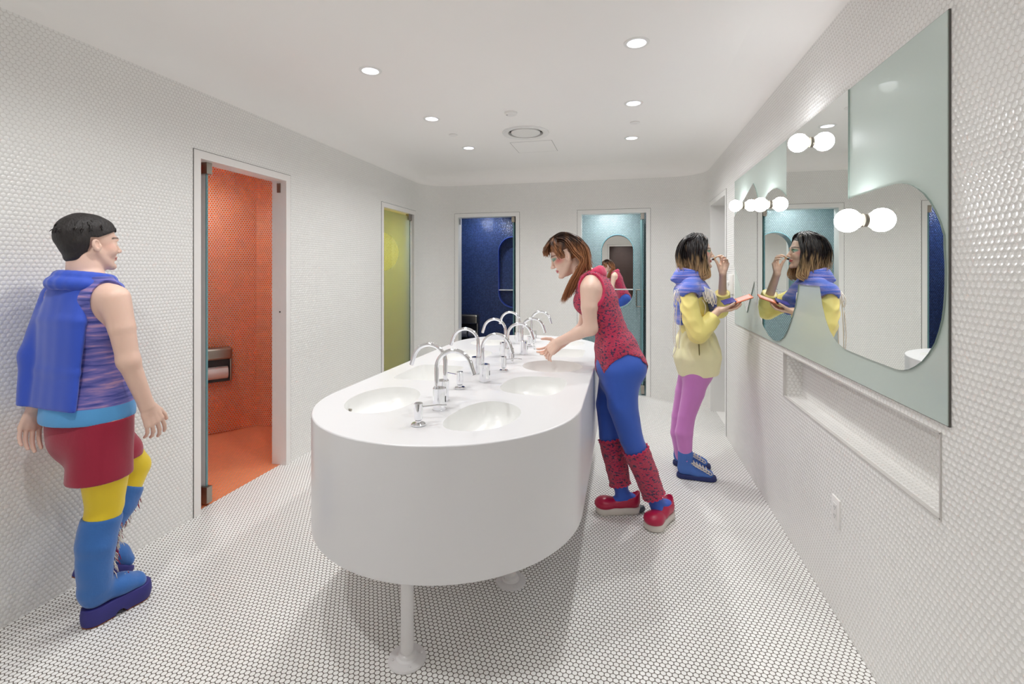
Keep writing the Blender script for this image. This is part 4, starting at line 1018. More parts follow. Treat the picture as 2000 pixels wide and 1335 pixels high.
    for sg in (-1, 1): mesh_obj('armhole_trim', [surf(tb, .004, .0135, clip=cmax(lambda x, y, z: np.abs(arm_hole(x, y, z) + .008) - .008, half(V3(0, Yc, 0), (0, -sg, 0)), half(W(1150, 536, Yc), (-0.25, 0, 1))))], redp, suit)
    def ring(c, R, rx, ry, r, n=36, rr=None):
        pts = [c + R @ V3(rx * math.cos(2 * PI * k / n), ry * math.sin(2 * PI * k / n), 0) for k in range(n + 1)]; return pts, [r if rr is None else rr(2 * PI * k / n) for k in range(n + 1)]
    # soft roll collar
    cb = SDF(); c0 = W(1149, 538, Yc); ax = nrm(V3(-0.40, 0, 0.9)); Rr = frame(np.cross((0, 1, 0), ax), ax)
    pts, rs = ring(c0, Rr, .078, .086, .022, 20, lambda a: .020 + .009 * (math.cos(a) if np.dot(Rr[:, 0], (1, 0, 0)) > 0 else -math.cos(a)))
    cb.chain(pts, rs, .01); bk = W(1170, 536, Yc); cb.ell(bk, (.045, .075, .030), None, .03)
    mesh_obj('roll_collar', [surf(cb, .006, 0, disp=lambda x, y, z: 0.0012 * nz(x, y, z))], redp, suit)
    # ---- leg warmers
    def warm(pts, rs, p0, n0, p1, n1, nm):
        c = SDF().chain(pts, rs, .02); w_ = surf(c, .0055, .013, clip=cmax(half(p0, n0), half(p1, n1)), disp=lambda x, y, z: 0.002 * nz(x, y, z)); o = mesh_obj('leg_warmer', [w_], redk, p)
        # ruffled hems
        for q, nn, rad in ((p0, nrm(n0), nm[0]), (p1, nrm(n1), nm[1])):
            mb = MB()
            R = frame(np.cross(nn, (0, 1, 0)), nn); n = 72
            mb.tube([q + R @ V3((rad + .004 * math.sin(k * 1.9)) * math.cos(2 * PI * k / n), (rad + .004 * math.sin(k * 2.7)) * math.sin(2 * PI * k / n), .005 * math.sin(k * 1.3)) for k in range(n + 1)], .0055, 8)
            put('ruffled_hem', mb, redp, o, smooth=180)
    dn = nrm(nl[-1] - nl[2]); df = nrm(fl[-1] - fl[2])
    wr = [.060, .060, .055, .047]
    warm([nl[2], nl[3], nl[4], nl[5]], [.062, .061, .056, .050], W(1242, 878, 2.866), -dn, W(1277, 966, 2.895), dn, (.071, .061))
    warm([fl[2], fl[3], fl[4], fl[5]], [.060, .059, .054, .046], W(1193, 857, 2.995), -df, W(1211, 944, 2.97), df, (.070, .059))
    # ---- shoes
    leather = mat('red_leather', srgb(176, 22, 66), 0.32); solew = mat('white_rubber_sole', srgb(214, 208, 200), 0.5); heelb = mat('slate_rubber_heel', srgb(66, 74, 84), 0.4)
    for h, t, ank, lb in ((hn, tn, nl[-1], 0), (hf, tf, fl[-1], 1)):
        R, L = shoe_frame(h, t); f = R[:, 0]; z = V3(0, 0, 1)
        u = SDF()
        u.ecap(h + f * .045 + z * .062, h + f * .12 + z * .058, R[:, 1], (.038, .040), (.040, .030), .02)
        u.ecap(h + f * .12 + z * .058, t - f * .055 + z * .052, R[:, 1], (.040, .030), (.052, .036), .02)
        u.ell(t - f * .058 + z * .054, (.058, .053, .036), R, .02)
        u.cone(h + f * .030 + z * .07, h + f * .022 + z * .112, .032, .026, .02)
        u.ecap(h + f * .048 + z * .085, h + f * .095 + z * .078, R[:, 1], (.038, .040), (.040, .034), .02)
        op = h + f * .072 + z * .152
        def opening(x, y, z_, op=op, f=f, R=R):
            a = (x - op[0]) * f[0] + (y - op[1]) * f[1] + (z_ - op[2]) * f[2]; b = (x - op[0]) * R[0, 1] + (y - op[1]) * R[1, 1]; c = z_ - op[2]
            return .060 - np.sqrt((a * .82) ** 2 + (b * 1.0) ** 2 + (c * .88) ** 2)
        sh = mesh_obj('shoe', [surf(u, .004, 0, clip=cmax(half(V3(0, 0, .036), (0, 0, -1)), opening))], leather, p)
        so = SDF(); so.ecap(h + f * .04 + z * .03, h + f * .14 + z * .02, R[:, 1], (.044, .05), (.046, .05), .01); so.ecap(h + f * .14 + z * .02, t - f * .058 + z * .02, R[:, 1], (.046, .05), (.058, .05), .01)
        mesh_obj('sole', [surf(so, .004, 0, clip=cmax(half(V3(0, 0, .0415), (0, 0, 1)), half(V3(0, 0, .001), (0, 0, -1))))], solew, sh)
        hb_ = SDF(); hb_.ecap(h - f * .015 + z * .022, h + f * .035 + z * .018, R[:, 1], (.020, .020), (.040, .018), .01)
        mesh_obj('heel_wedge', [surf(hb_, .004, 0, clip=half(V3(0, 0, .002), (0, 0, -1)))], heelb, sh)
    # ---- hair
    hm = hair_mat('auburn_hair', srgb(54, 34, 26), srgb(156, 104, 68), 1.50, 1.68, .34)
    TL = lambda x, y, z: T(x, y, z)
    cap = SDF(); cap.ell(TL(-0.018, 0, 0.045), np.array((0.101, 0.080, 0.089)) * hs, HR, .02); cap.ell(TL(0.020, 0, 0.040), np.array((0.068, 0.070, 0.075)) * hs, HR, .02)
    def capclip(x, y, z):
        q = [x - ho[0], y - ho[1], z - ho[2]]; lx = (HR[0, 0] * q[0] + HR[1, 0] * q[1] + HR[2, 0] * q[2]) / hs; lz = (HR[0, 2] * q[0] + HR[1, 2] * q[1] + HR[2, 2] * q[2]) / hs; ly = (HR[0, 1] * q[0] + HR[1, 1] * q[1] + HR[2, 1] * q[2]) / hs
        A = 0.040 + .25 * np.maximum(lx, 0) - 0.0 - lz; B = np.maximum(lx + .020, -.085 - lz); Cc = np.maximum(np.maximum(lx - .038, .006 - lx), -0.004 + 0.5 * (lx - .01) * 0 - lz)
        return np.minimum(np.minimum(A, B), Cc) * hs
    hn2 = noise3(160, 5)
    hair = mesh_obj('hair', [surf(cap, .004, 0.0, clip=capclip, disp=lambda x, y, z: .0016 * hn2(x, y, z * .4))], hm, p)
    G = []
    for y in (-.062, -.045, -.025, 0, .025, .045, .062):   # fringe swept forward
        G.append([TL(-.01, y * .6, .132), TL(.045, y * .9, .122), TL(.084, y, .100), TL(.104, y * 1.05, .078), TL(.112, y, .060)])
    for y in (-.075, -.06, -.04, -.02, 0, .02, .04, .06, .075):   # long hair over crown to the nape
        e = W(1150 + random.uniform(-4, 10), 526 + random.uniform(-6, 4), 2.95 + y * 1.1 * -1)
        s_ = -1 if y < 0 else 1
        G.append([TL(.05, y * .5, .128), TL(-.03, y * .9, .132), TL(-.09, y, .09), TL(-.118, y, .03), TL(-.122, y, -.03), e + V3(-.01, 0, .03), e])
    for sd in (1, -1):    # falls behind the ear and in front of the shoulder; +1 is the near side
        for k in range(9):
            t = k / 8; yy = sd * (.080 - .012 * t); Yw = 2.945 - sd * (.085 - .02 * t)
            e1 = W(1112 + 14 * t, 556 - 4 * t, Yw); e2 = W(1099 + 16 * t, 590 - 14 * t + random.uniform(-4, 2), Yw + .01)
            G.append([TL(.03 - .05 * t, sd * .035, .128), TL(-.030 - .03 * t, yy * 1.02, .085), TL(-.050 - .035 * t, yy * 1.06, .0), TL(-.066 - .03 * t, yy, -.06), (TL(-.066 - .03 * t, yy, -.06) + e1) / 2 + V3(.004, 0, 0), e1, e2])
        for k in range(5):
            t = k / 4; Yw = 2.945 - sd * (.075 - .01 * k)
            e1 = W(1128 + 22 * t, 528 + 2 * t, Yw); e2 = W(1128 + 24 * t, 548 - 14 * t, Yw)
            G.append([TL(.0 - .05 * t, sd * .05, .118), TL(-.07 - .02 * t, sd * .078, .07), TL(-.095 - .02 * t, sd * .078, .0), (TL(-.10, sd * .075, -.05) + e1) / 2, e1, e2])
    for sd in (1, -1):
        for k in range(4):
            G.append([TL(.02, sd * .05, .118), TL(.03 + .008 * k, sd * .075, .085), TL(.022 + .007 * k, sd * .077, .045), TL(.018 + .006 * k, sd * .073, .012)])
    mb = MB(); locks(mb, G, 11, .009, .0058, 3, .0018, 6); put('hair_strands', mb, hm, hair, smooth=180)
    return p
build_red()
# ================================================================== person in yellow
def build_yellow():
    base = (0.48, 3.65, 0.0); Yc = 3.65; side = (0, 1, 0)
    ho = W(1361, 495, Yc); HR = frame((0.99, -0.02, 0.04), (-0.04, 0.0, 1)); hs = 1.0
    hd = SDF(); T = head(hd, ho, HR, hs, 0.95)
    sec = [((1361, 722), .145, .110), ((1360, 695), .155, .112), ((1357, 660), .125, .090), ((1354, 635), .118, .085), ((1353, 605), .135, .098), ((1352, 580), .145, .092), ((1351, 562), .125, .070)]
    torso = SDF().echain([W(*p, Yc) for p, a, b in sec], side, [(a, b) for p, a, b in sec], 0.03)
    torso.cone(W(1350, 568, 3.54), W(1350, 568, 3.76), .044, .044, .035)
    neck = SDF().cone(T(-0.02, 0, -0.05), W(1351, 556, Yc), .047, .055, .02)
    legs = SDF()
    nl = [W(1362, 722, 3.59), W(1354, 765, 3.585), W(1341, 812, 3.575), W(1336, 845, 3.57), W(1339, 895, 3.562)]
    fl = [W(1354, 722, 3.72), W(1340, 765, 3.725), W(1328, 812, 3.735), W(1326, 845, 3.745), W(1330, 890, 3.765)]
    rs = [.092, .072, .054, .056, .038]
    legs.chain(nl, rs, .03).chain(fl, rs, .03)
    hn, tn = V3(0.357, 3.565, 0), V3(0.612, 3.552, 0); hf, tf = V3(0.352, 3.785, 0), V3(0.608, 3.757, 0)
    feet = SDF()
    for h, t, a in ((hn, tn, nl[-1]), (hf, tf, fl[-1])):
        f = nrm(t - h); feet.cone(a, h + f * .06 + V3(0, 0, .08), .034, .028, .02); feet.ecap(h + f * .06 + V3(0, 0, .06), t - f * .06 + V3(0, 0, .045), (0, 1, 0), (.026, .022), (.030, .014), .01)
    f2 = nrm(V3(0.14, -0.05, 0.98)); b2 = nrm(V3(.72, .68, .1)); b2 = nrm(b2 - f2 * (b2 @ f2)); t2 = np.cross(f2, b2); R2 = np.stack([f2, t2 if t2[0] < 0 else -t2, b2], 1)
    C2 = dict(curls=[(.62, .80, .35), (.42, .95, .45), (.36, 1.0, .5), (.34, .95, .5)], spread=.07, thumb=(.40, -.12, -.12), s=.90, thumb_in=.75)
    tips = hand(SDF(), V3(0, 0, 0), R2, **C2); pinch = T(.124, -.002, -.036)
    wf_ = pinch - (tips[3] + tips[4]) / 2
    arms = SDF()
    shn, eln, wn = W(1346, 574, 3.47), W(1360, 650, 3.44), W(1404, 605, 3.50)
    shf, elf, wf = W(1352, 574, 3.82), W(1410, 606, 3.85), wf_
    arms.chain([shn, eln], [.048, .036], .03).chain([eln, wn], [.036, .024], .02).chain([shf, elf], [.048, .036], .03).chain([elf, wf], [.036, .023], .02)
    hands = SDF()
    f1 = nrm(V3(0.97, 0.12, 0.14)); b1 = nrm(V3(.1, .25, -1)); b1 = nrm(b1 - f1 * (b1 @ f1)); R1 = np.stack([f1, np.cross(b1, f1), b1], 1)
    hand(hands, wn, R1, curls=[(.35, .5, .4), (.3, .5, .4), (.28, .45, .35), (.2, .4, .3)], spread=.05, thumb=(.42, .2, .1), s=.88, thumb_in=.9)
    hand(hands, wf, R2, **C2)
    body = SDF()
    for q in (torso, neck, hd, legs, feet, arms, hands): body.join(q)
    hb = (ho - 0.13, ho + V3(.125, .13, .14)); h1 = hand_box(wn, R1, .88); h2 = hand_box(wf, R2, .9)
    # the raised hand touches the face region: one fine box for both
    fb = (np.minimum(hb[0], h2[0]), np.maximum(hb[1], h2[1]))
    main = prune(surf(body, 0.0075), [(fb[0] + .006, fb[1] - .006), (h1[0] + .006, h1[1] - .006)])
    p = mesh_obj('person', [main, surf(body, .0028, box=fb), surf(body, .0026, box=h1)], SK2, None, base, face_paint(ho, HR, hs, (ho - .13, ho + V3(.1165, .13, .14)), SKC2, srgb(188, 84, 92), srgb(112, 160, 138), srgb(48, 34, 30), srgb(222, 120, 112), blush_w=.7))
    tag(p, 'person in a yellow shirt, blue knitted cowl and pink tights applying make-up at the mirror', 'person')
    nz = noise3(55, 8); nf = noise3(28, 12)
    tb = SDF().join(torso.sel(0, 2)).join(legs)
    mesh_obj('tights', [surf(tb, .0075, .0035, clip=half(W(1360, 690, Yc), (0, 0, 1)))], mat('pink_tights', srgb(206, 128, 198), .6, Sheen_Weight=.25), p)
    # skirt
    sk = SDF(); sk.echain([W(1358, 648, Yc), W(1360, 668, Yc), W(1362, 695, Yc), W(1363, 716, Yc), W(1363, 738, Yc)], side, [(.125, .100), (.150, .130), (.166, .150), (.155, .136), (.134, .112)], .03)
    c = W(1360, 690, Yc)
    def pleat(x, y, z):
        th = np.arctan2(y - c[1], x - c[0]); return .0065 * np.sin(th * 11 + 5 * nf(x, y, z)) * np.clip((z - c[2] + .06) / .12, 0, 1) + .006 * nf(x, y, z * .6)
    skm = bump_noise(mat('cream_yellow_jersey', srgb(244, 239, 192), .85, Sheen_Weight=.2), 30, .004, .3)
    skirt = mesh_obj('bubble_skirt', [surf(sk, .006, .008, clip=cmax(half(W(1358, 643, Yc), (0, 0, 1)), half(W(1362, 730, Yc), (.08, 0, -1))), disp=pleat)], skm, p)
    mb = MB(); mb.tube([W(1363.5, 655, 3.50) , W(1365, 670, 3.49), W(1366, 690, 3.483), W(1365.5, 710, 3.487), W(1364, 724, 3.51)], .0035, 8); put('side_seam', mb, mat('olive_seam', srgb(120, 114, 62), .8), skirt, smooth=180)
    # shirt: body and balloon sleeves
    shm = mat('yellow_satin_shirt', srgb(252, 238, 146), .42, Sheen_Weight=.1)
    tb = SDF().join(torso)
    shirt = mesh_obj('shirt', [surf(tb, .0075, .009, clip=half(W(1358, 655, Yc), (0, 0, -1)), disp=lambda x, y, z: .003 * nf(x, y, z))], shm, p)
    def sleeve(pts, rs, cut, cn, seed):
        s_ = SDF().chain(pts, rs, .035); n1 = noise3(38, seed); n2 = noise3(80, seed + 1)
        o = mesh_obj('sleeve', [surf(s_, .005, .0, clip=half(cut, cn), disp=lambda x, y, z: .007 * n1(x * .6, y * .6, z) + .010 * np.abs(n2(x * .8, y * .8, z * .7)) - .004)], shm, shirt); return o
    cn = nrm(wn - eln)
    sleeve([W(1349, 567, 3.54), W(1345, 572, 3.475), W(1348, 600, 3.455), W(1353, 628, 3.44), W(1364, 650, 3.44), W(1382, 634, 3.465), W(1392, 622, 3.485)], [.048, .054, .058, .062, .068, .057, .050], W(1395, 618, 3.49), cn, 21)
    mb = MB(); R = frame(np.cross(cn, (0, 1, 0)), cn); q = W(1393.5, 619, 3.488)
    mb.tube([q + R @ V3(.049 * math.cos(2 * PI * k / 40), .049 * math.sin(2 * PI * k / 40), 0) for k in range(41)], .003, 10)
    put('cuff', mb, shm, shirt, smooth=180)
    cf = nrm(wf - elf)
    sleeve([W(1350, 567, 3.76), W(1354, 574, 3.80), W(1378, 590, 3.84), W(1403, 603, 3.85), elf + (wf - elf) * .22, elf + (wf - elf) * .46], [.048, .056, .064, .066, .056, .050], elf + (wf - elf) * .48, cf, 31)
    mb = MB(); R = frame(np.cross(cf, (0, 1, 0)), cf); q = elf + (wf - elf) * .475
    mb.tube([q + R @ V3(.048 * math.cos(2 * PI * k / 40), .048 * math.sin(2 * PI * k / 40), 0) for k in range(41)], .003, 10)
    put('cuff', mb, shm, shirt, smooth=180)
    # knitted vest with cowl
    bk = mat('blue_striped_knit', srgb(74, 108, 214), .9, Sheen_Weight=.3); n, l, b = nodes(bk)
    tc = n.new('ShaderNodeTexCoord'); mp = n.new('ShaderNodeMapping'); mp.inputs['Scale'].default_value = (4, 4, 85); l.new(tc.outputs['Object'], mp.inputs[0])
    no = n.new('ShaderNodeTexNoise'); no.inputs['Scale'].default_value = 1.0; no.inputs['Detail'].default_value = 3; l.new(mp.outputs[0], no.inputs['Vector'])
    l.new(ramp2(bk, no.outputs[0], srgb(74, 108, 208), srgb(160, 152, 214), .46, .62), b.inputs['Base Color'])
    vo = n.new('ShaderNodeTexVoronoi'); vo.inputs['Scale'].default_value = 230; l.new(tc.outputs['Object'], vo.inputs['Vector'])
    bp = n.new('ShaderNodeBump'); bp.inputs['Distance'].default_value = .003; bp.inputs['Strength'].default_value = .8; l.new(vo.outputs[0], bp.inputs['Height']); l.new(bp.outputs[0], b.inputs['Normal'])
    v = SDF()
    v.ecap(W(1350, 566, Yc), W(1350, 556, Yc), side, (.175, .105), (.13, .09), .03)
    v.cone(W(1348, 569, 3.465), W(1350, 560, 3.55), .070, .062, .03); v.cone(W(1348, 569, 3.835), W(1350, 560, 3.75), .070, .062, .03)
    v.echain([W(1328, 566, Yc), W(1326, 595, Yc), W(1327, 632, Yc)], side, [(.150, .040), (.150, .032), (.140, .028)], .03)
    v.echain([W(1370, 564, Yc), W(1386, 582, Yc), W(1390, 604, Yc)], side, [(.145, .050), (.150, .036), (.12, .028)], .03)
    def armgap(x, y, z):
        r = None
        for s0, e0, sg in ((shn, eln, -1), (shf, elf, 1)):
            a = V3(s0[0] + .012, s0[1] + sg * .03, s0[2] - .085); d = .10 - np.sqrt(((x - a[0]) * 1.5) ** 2 + ((y - a[1]) * .9) ** 2 + ((z - a[2]) * .95) ** 2); r = d if r is None else np.maximum(r, d)
        return r
    vest = mesh_obj('knitted_vest', [surf(v, .006, 0, clip=cmax(armgap, half(W(1326, 631, Yc), (0, 0, -1))), disp=lambda x, y, z: .0025 * nz(x, y, z))], bk, p)
    cw = SDF()
    cw.ecap(W(1349, 560, Yc), W(1345, 540, Yc), side, (.095, .080), (.100, .098), .03); cw.ecap(W(1345, 540, Yc), W(1347, 533, Yc), side, (.100, .098), (.088, .080), .02)
    cw.ecap(W(1335, 535, Yc), W(1314, 545, Yc), side, (.085, .040), (.050, .016), .03)
    cw.ecap(W(1350, 541, Yc), W(1352, 515, Yc), side, (.066, .066), (.092, .098), .012, sub=True)
    mesh_obj('cowl_collar', [surf(cw, .005, 0, disp=lambda x, y, z: .0022 * nz(x, y, z))], bk, vest)
    # cream cords
    cord = mat('cream_cord', srgb(228, 220, 208), .8); mb = MB(); rg = np.random.RandomState(4)
    for k in range(9):   # looped cords on the near shoulder back and front
        x0 = 1318 + k * 3.4; yt = 562 + rg.rand() * 4; dl = 18 + rg.rand() * 20
        mb.tube(smoothpts([W(x0, yt, 3.50 + .01 * rg.rand()), W(x0 - 3 + 2 * rg.rand(), yt + dl * .5, 3.468), W(x0 + 1.5, yt + dl, 3.468), W(x0 + 4.5, yt + dl * .6, 3.468), W(x0 + 4, yt + 4, 3.48)], 6), .0028, 6)
    for k in range(9):
        x0 = 1369 + k * 2.6; yt = 556 + k * 1.3; dl = 22 + rg.rand() * 16
        mb.tube(smoothpts([W(x0, yt, 3.53), W(x0 + 3, yt + dl * .5, 3.492), W(x0 + 8, yt + dl, 3.492), W(x0 + 10, yt + dl * .6, 3.492), W(x0 + 6, yt + 3, 3.51)], 6), .0028, 6)
    for a in ([(1328, 590), (1329, 612), (1328, 650), (1326, 680)], [(1318, 600), (1315, 640), (1316, 668), (1320, 680), (1313, 696)], [(1372, 585), (1378, 598), (1376, 614)], [(1322, 588), (1320, 625), (1319, 660), (1321, 678)]):
        mb.tube(smoothpts([W(q[0], q[1], 3.475) for q in a], 8), .0026, 6)
    put('lace_cords', mb, cord, vest, smooth=180)
    # shoes
    den = bump_noise(mat('blue_canvas', srgb(74, 112, 186), .85), 60, .003, .6); nav = mat('navy_sole', srgb(26, 38, 96), .6)
    for h, t, a in ((hn, tn, nl[-1]), (hf, tf, fl[-1])):
        f = nrm(t - h); sdv = np.cross((0, 0, 1), f); z = V3(0, 0, 1); L = np.linalg.norm(t - h)
        u = SDF(); u.ecap(h + f * .045 + z * .055, h + f * .13 + z * .050, sdv, (.036, .042), (.042, .040), .02); u.ecap(h + f * .13 + z * .05, t - f * .045 + z * .040, sdv, (.042, .040), (.044, .026), .02)
        u.ecap(h + f * .052 + z * .07, V3(a[0], a[1], .168), sdv, (.038, .048), (.045, .050), .02); u.ecap(h + f * .09 + z * .085, t - f * .07 + z * .062, sdv, (.03, .03), (.03, .016), .02)
        nw = noise3(90, 40)
        sh = mesh_obj('shoe', [surf(u, .004, 0, clip=cmax(half(z * .026, (0, 0, -1)), half(z * .165, (-.25 * f[0], -.25 * f[1], 1))), disp=lambda x, y, z_: .003 * nw(x * .3, y * .3, z_))], den, p)
        so = SDF(); so.ecap(h + f * .04 + z * .01, t - f * .045 + z * .01, sdv, (.044, .05), (.050, .05), .01)
        mesh_obj('sole', [surf(so, .004, 0, clip=cmax(half(z * .031, (0, 0, 1)), half(z * .001, (0, 0, -1))))], nav, sh)
        mb = MB()
        for k in range(6):
            s0 = .085 + k * .020; zz = .118 - k * .009; A = h + f * s0 - sdv * .030 + z * (zz - .01); B = h + f * (s0 + .012) + sdv * .030 + z * (zz - .012); m_ = h + f * (s0 + .005) + z * (zz + .010)
            mb.tube(smoothpts([A, m_, B], 5), .0028, 6); mb.tube(smoothpts([h + f * s0 + sdv * .030 + z * (zz - .012), m_ + z * .003, h + f * (s0 + .012) - sdv * .030 + z * (zz - .012)], 5), .0028, 6)
        for k in range(6):
            q = h + f * (.10 + .018 * k) - sdv * .025 + z * (.112 - k * .009)
            mb.tube(smoothpts([q, q + f * .015 - sdv * .012 + z * .008, q + f * .035 - sdv * .020 - z * .010, q + f * .02 - sdv * .022 - z * .014, q], 5), .0026, 6)
        put('laces', mb, cord, sh, smooth=180)
    # hair
    hm = hair_mat('black_to_blonde_hair', srgb(24, 18, 18), srgb(204, 168, 122), 1.41, 1.585, .30, .35)
    cap = SDF(); cap.ell(T(-0.020, 0, 0.042), np.array((0.099, 0.077, 0.087)) * hs, HR, .02); cap.ell(T(0.018, 0, 0.042), np.array((0.066, 0.069, 0.072)) * hs, HR, .02); cap.ecap(T(-.045, 0, .02), T(-.045, 0, -.075), side, (.076, .060), (.070, .056), .03)
    def capclip(x, y, z):
        lx = x - ho[0]; lz = z - ho[2]; A = .050 + .62 * np.maximum(lx - .012, 0) - lz; B = np.maximum(lx + .004, -.095 - lz); return np.minimum(A, B)
    hn2 = noise3(160, 15)
    hair = mesh_obj('hair', [surf(cap, .004, 0, clip=capclip, disp=lambda x, y, z: .002 * hn2(x, y, z * .3))], hm, p)
    G = []
    for sd in (1, -1):
        for k in range(12):
            t = k / 11; ang = -.1 + t * 1.9; y0 = sd * .088 * math.cos(ang * .62); x0 = .032 - .140 * t
            end = -.115 - .02 * math.sin(PI * t) + (.0 if t > .2 else -.05)
            G.append([T(.02 - .03 * t, sd * .008, .136), T(.030 - .075 * t, sd * .066, .114), T(x0 * .8, y0 * .9, .085), T(x0 + .002, y0 * 1.03, .045), T(x0 - .004, y0 * 1.08, -.01), T(x0 * .92, y0 * 1.03, -.07), T(x0 * .72, y0 * .88, end)])
        for k in range(4):   # front strands
            G.append([T(.03, sd * .010, .134), T(.052, sd * .050, .108), T(.050, sd * .074, .050), T(.040, sd * .080, -.01), T(.034 + .005 * k, sd * .078, -.08), T(.044 + .007 * k, sd * .075, -.14 - .008 * k), T(.022, sd * .072, -.172 - .006 * k)])
    for k in range(9):
        y0 = -.07 + .0175 * k; G.append([T(-.02, y0 * .5, .136), T(-.085, y0 * .9, .10), T(-.122, y0, .03), T(-.126, y0, -.05), T(-.112, y0, -.115)])
    mb = MB(); locks(mb, G, 12, .0085, .0060, 13, .002, 6)
    put('hair_strands', mb, hm, hair, smooth=180)
    # earring
    mb = MB(); q = T(.0, -.088, -.052); mb.tube([q + V3(.015 * math.cos(a), 0, .015 * math.sin(a)) for a in np.linspace(0, 2 * PI, 25)], .0022, 8); put('hoop_earring', mb, M['chrome'], p, smooth=180)
    # ---- things held: palette and brush
    pc = R1 @ V3(.125, -.005, -.030) * 1.0 + wn + V3(0, 0, .016)
    t = thing('makeup_palette', 'open orange and violet make-up palette in the hand of the person in yellow', 'make-up palette', tuple(pc))
    Mx = Matrix.Translation(tuple(pc)) @ Matrix.Rotation(-0.36, 4, 'Y') @ Matrix.Rotation(0.26, 4, 'X')
    mb = MB(); mb.rbox(-.055, .095, -.04, .04, -.003, .004, .002, M=Mx); put('tray', mb, mat('coral_palette', srgb(222, 128, 92), .4), t)
    mb = MB(); mb.rbox(.0, .085, -.03, .03, .0035, .0055, .001, M=Mx); put('powder_pan', mb, mat('pale_powder', srgb(232, 190, 178), .7), t, smooth=0)
    Mx2 = Mx @ Matrix.Translation((-.055, 0, .004)) @ Matrix.Rotation(.05, 4, 'Y')
    mb = MB(); mb.rbox(-.040, .040, -.045, .045, .010, .016, .002, M=Mx2); put('lid', mb, mat('violet_lid', srgb(66, 62, 140), .35), t)
    tip = T(.100, 0, -.050); q = pinch + V3(0, 0, .002)
    t = thing('makeup_brush', 'short wooden make-up brush held to the mouth of the person in yellow', 'brush', tuple(q))
    d = nrm(tip - q); end = q - d * .03
    mb = MB(); mb.tube([end, q, tip - d * .014], [.0035, .0048, .0050], 12); put('handle', mb, mat('light_wood', srgb(206, 168, 118), .45), t, smooth=40)
    mb = MB(); mb.tube([tip - d * .014, tip - d * .007, tip + d * .0], [.0050, .0070, .004], 12); put('bristles', mb, mat('dark_bristles', srgb(60, 45, 38), .9), t, smooth=60)
    return p
build_yellow()
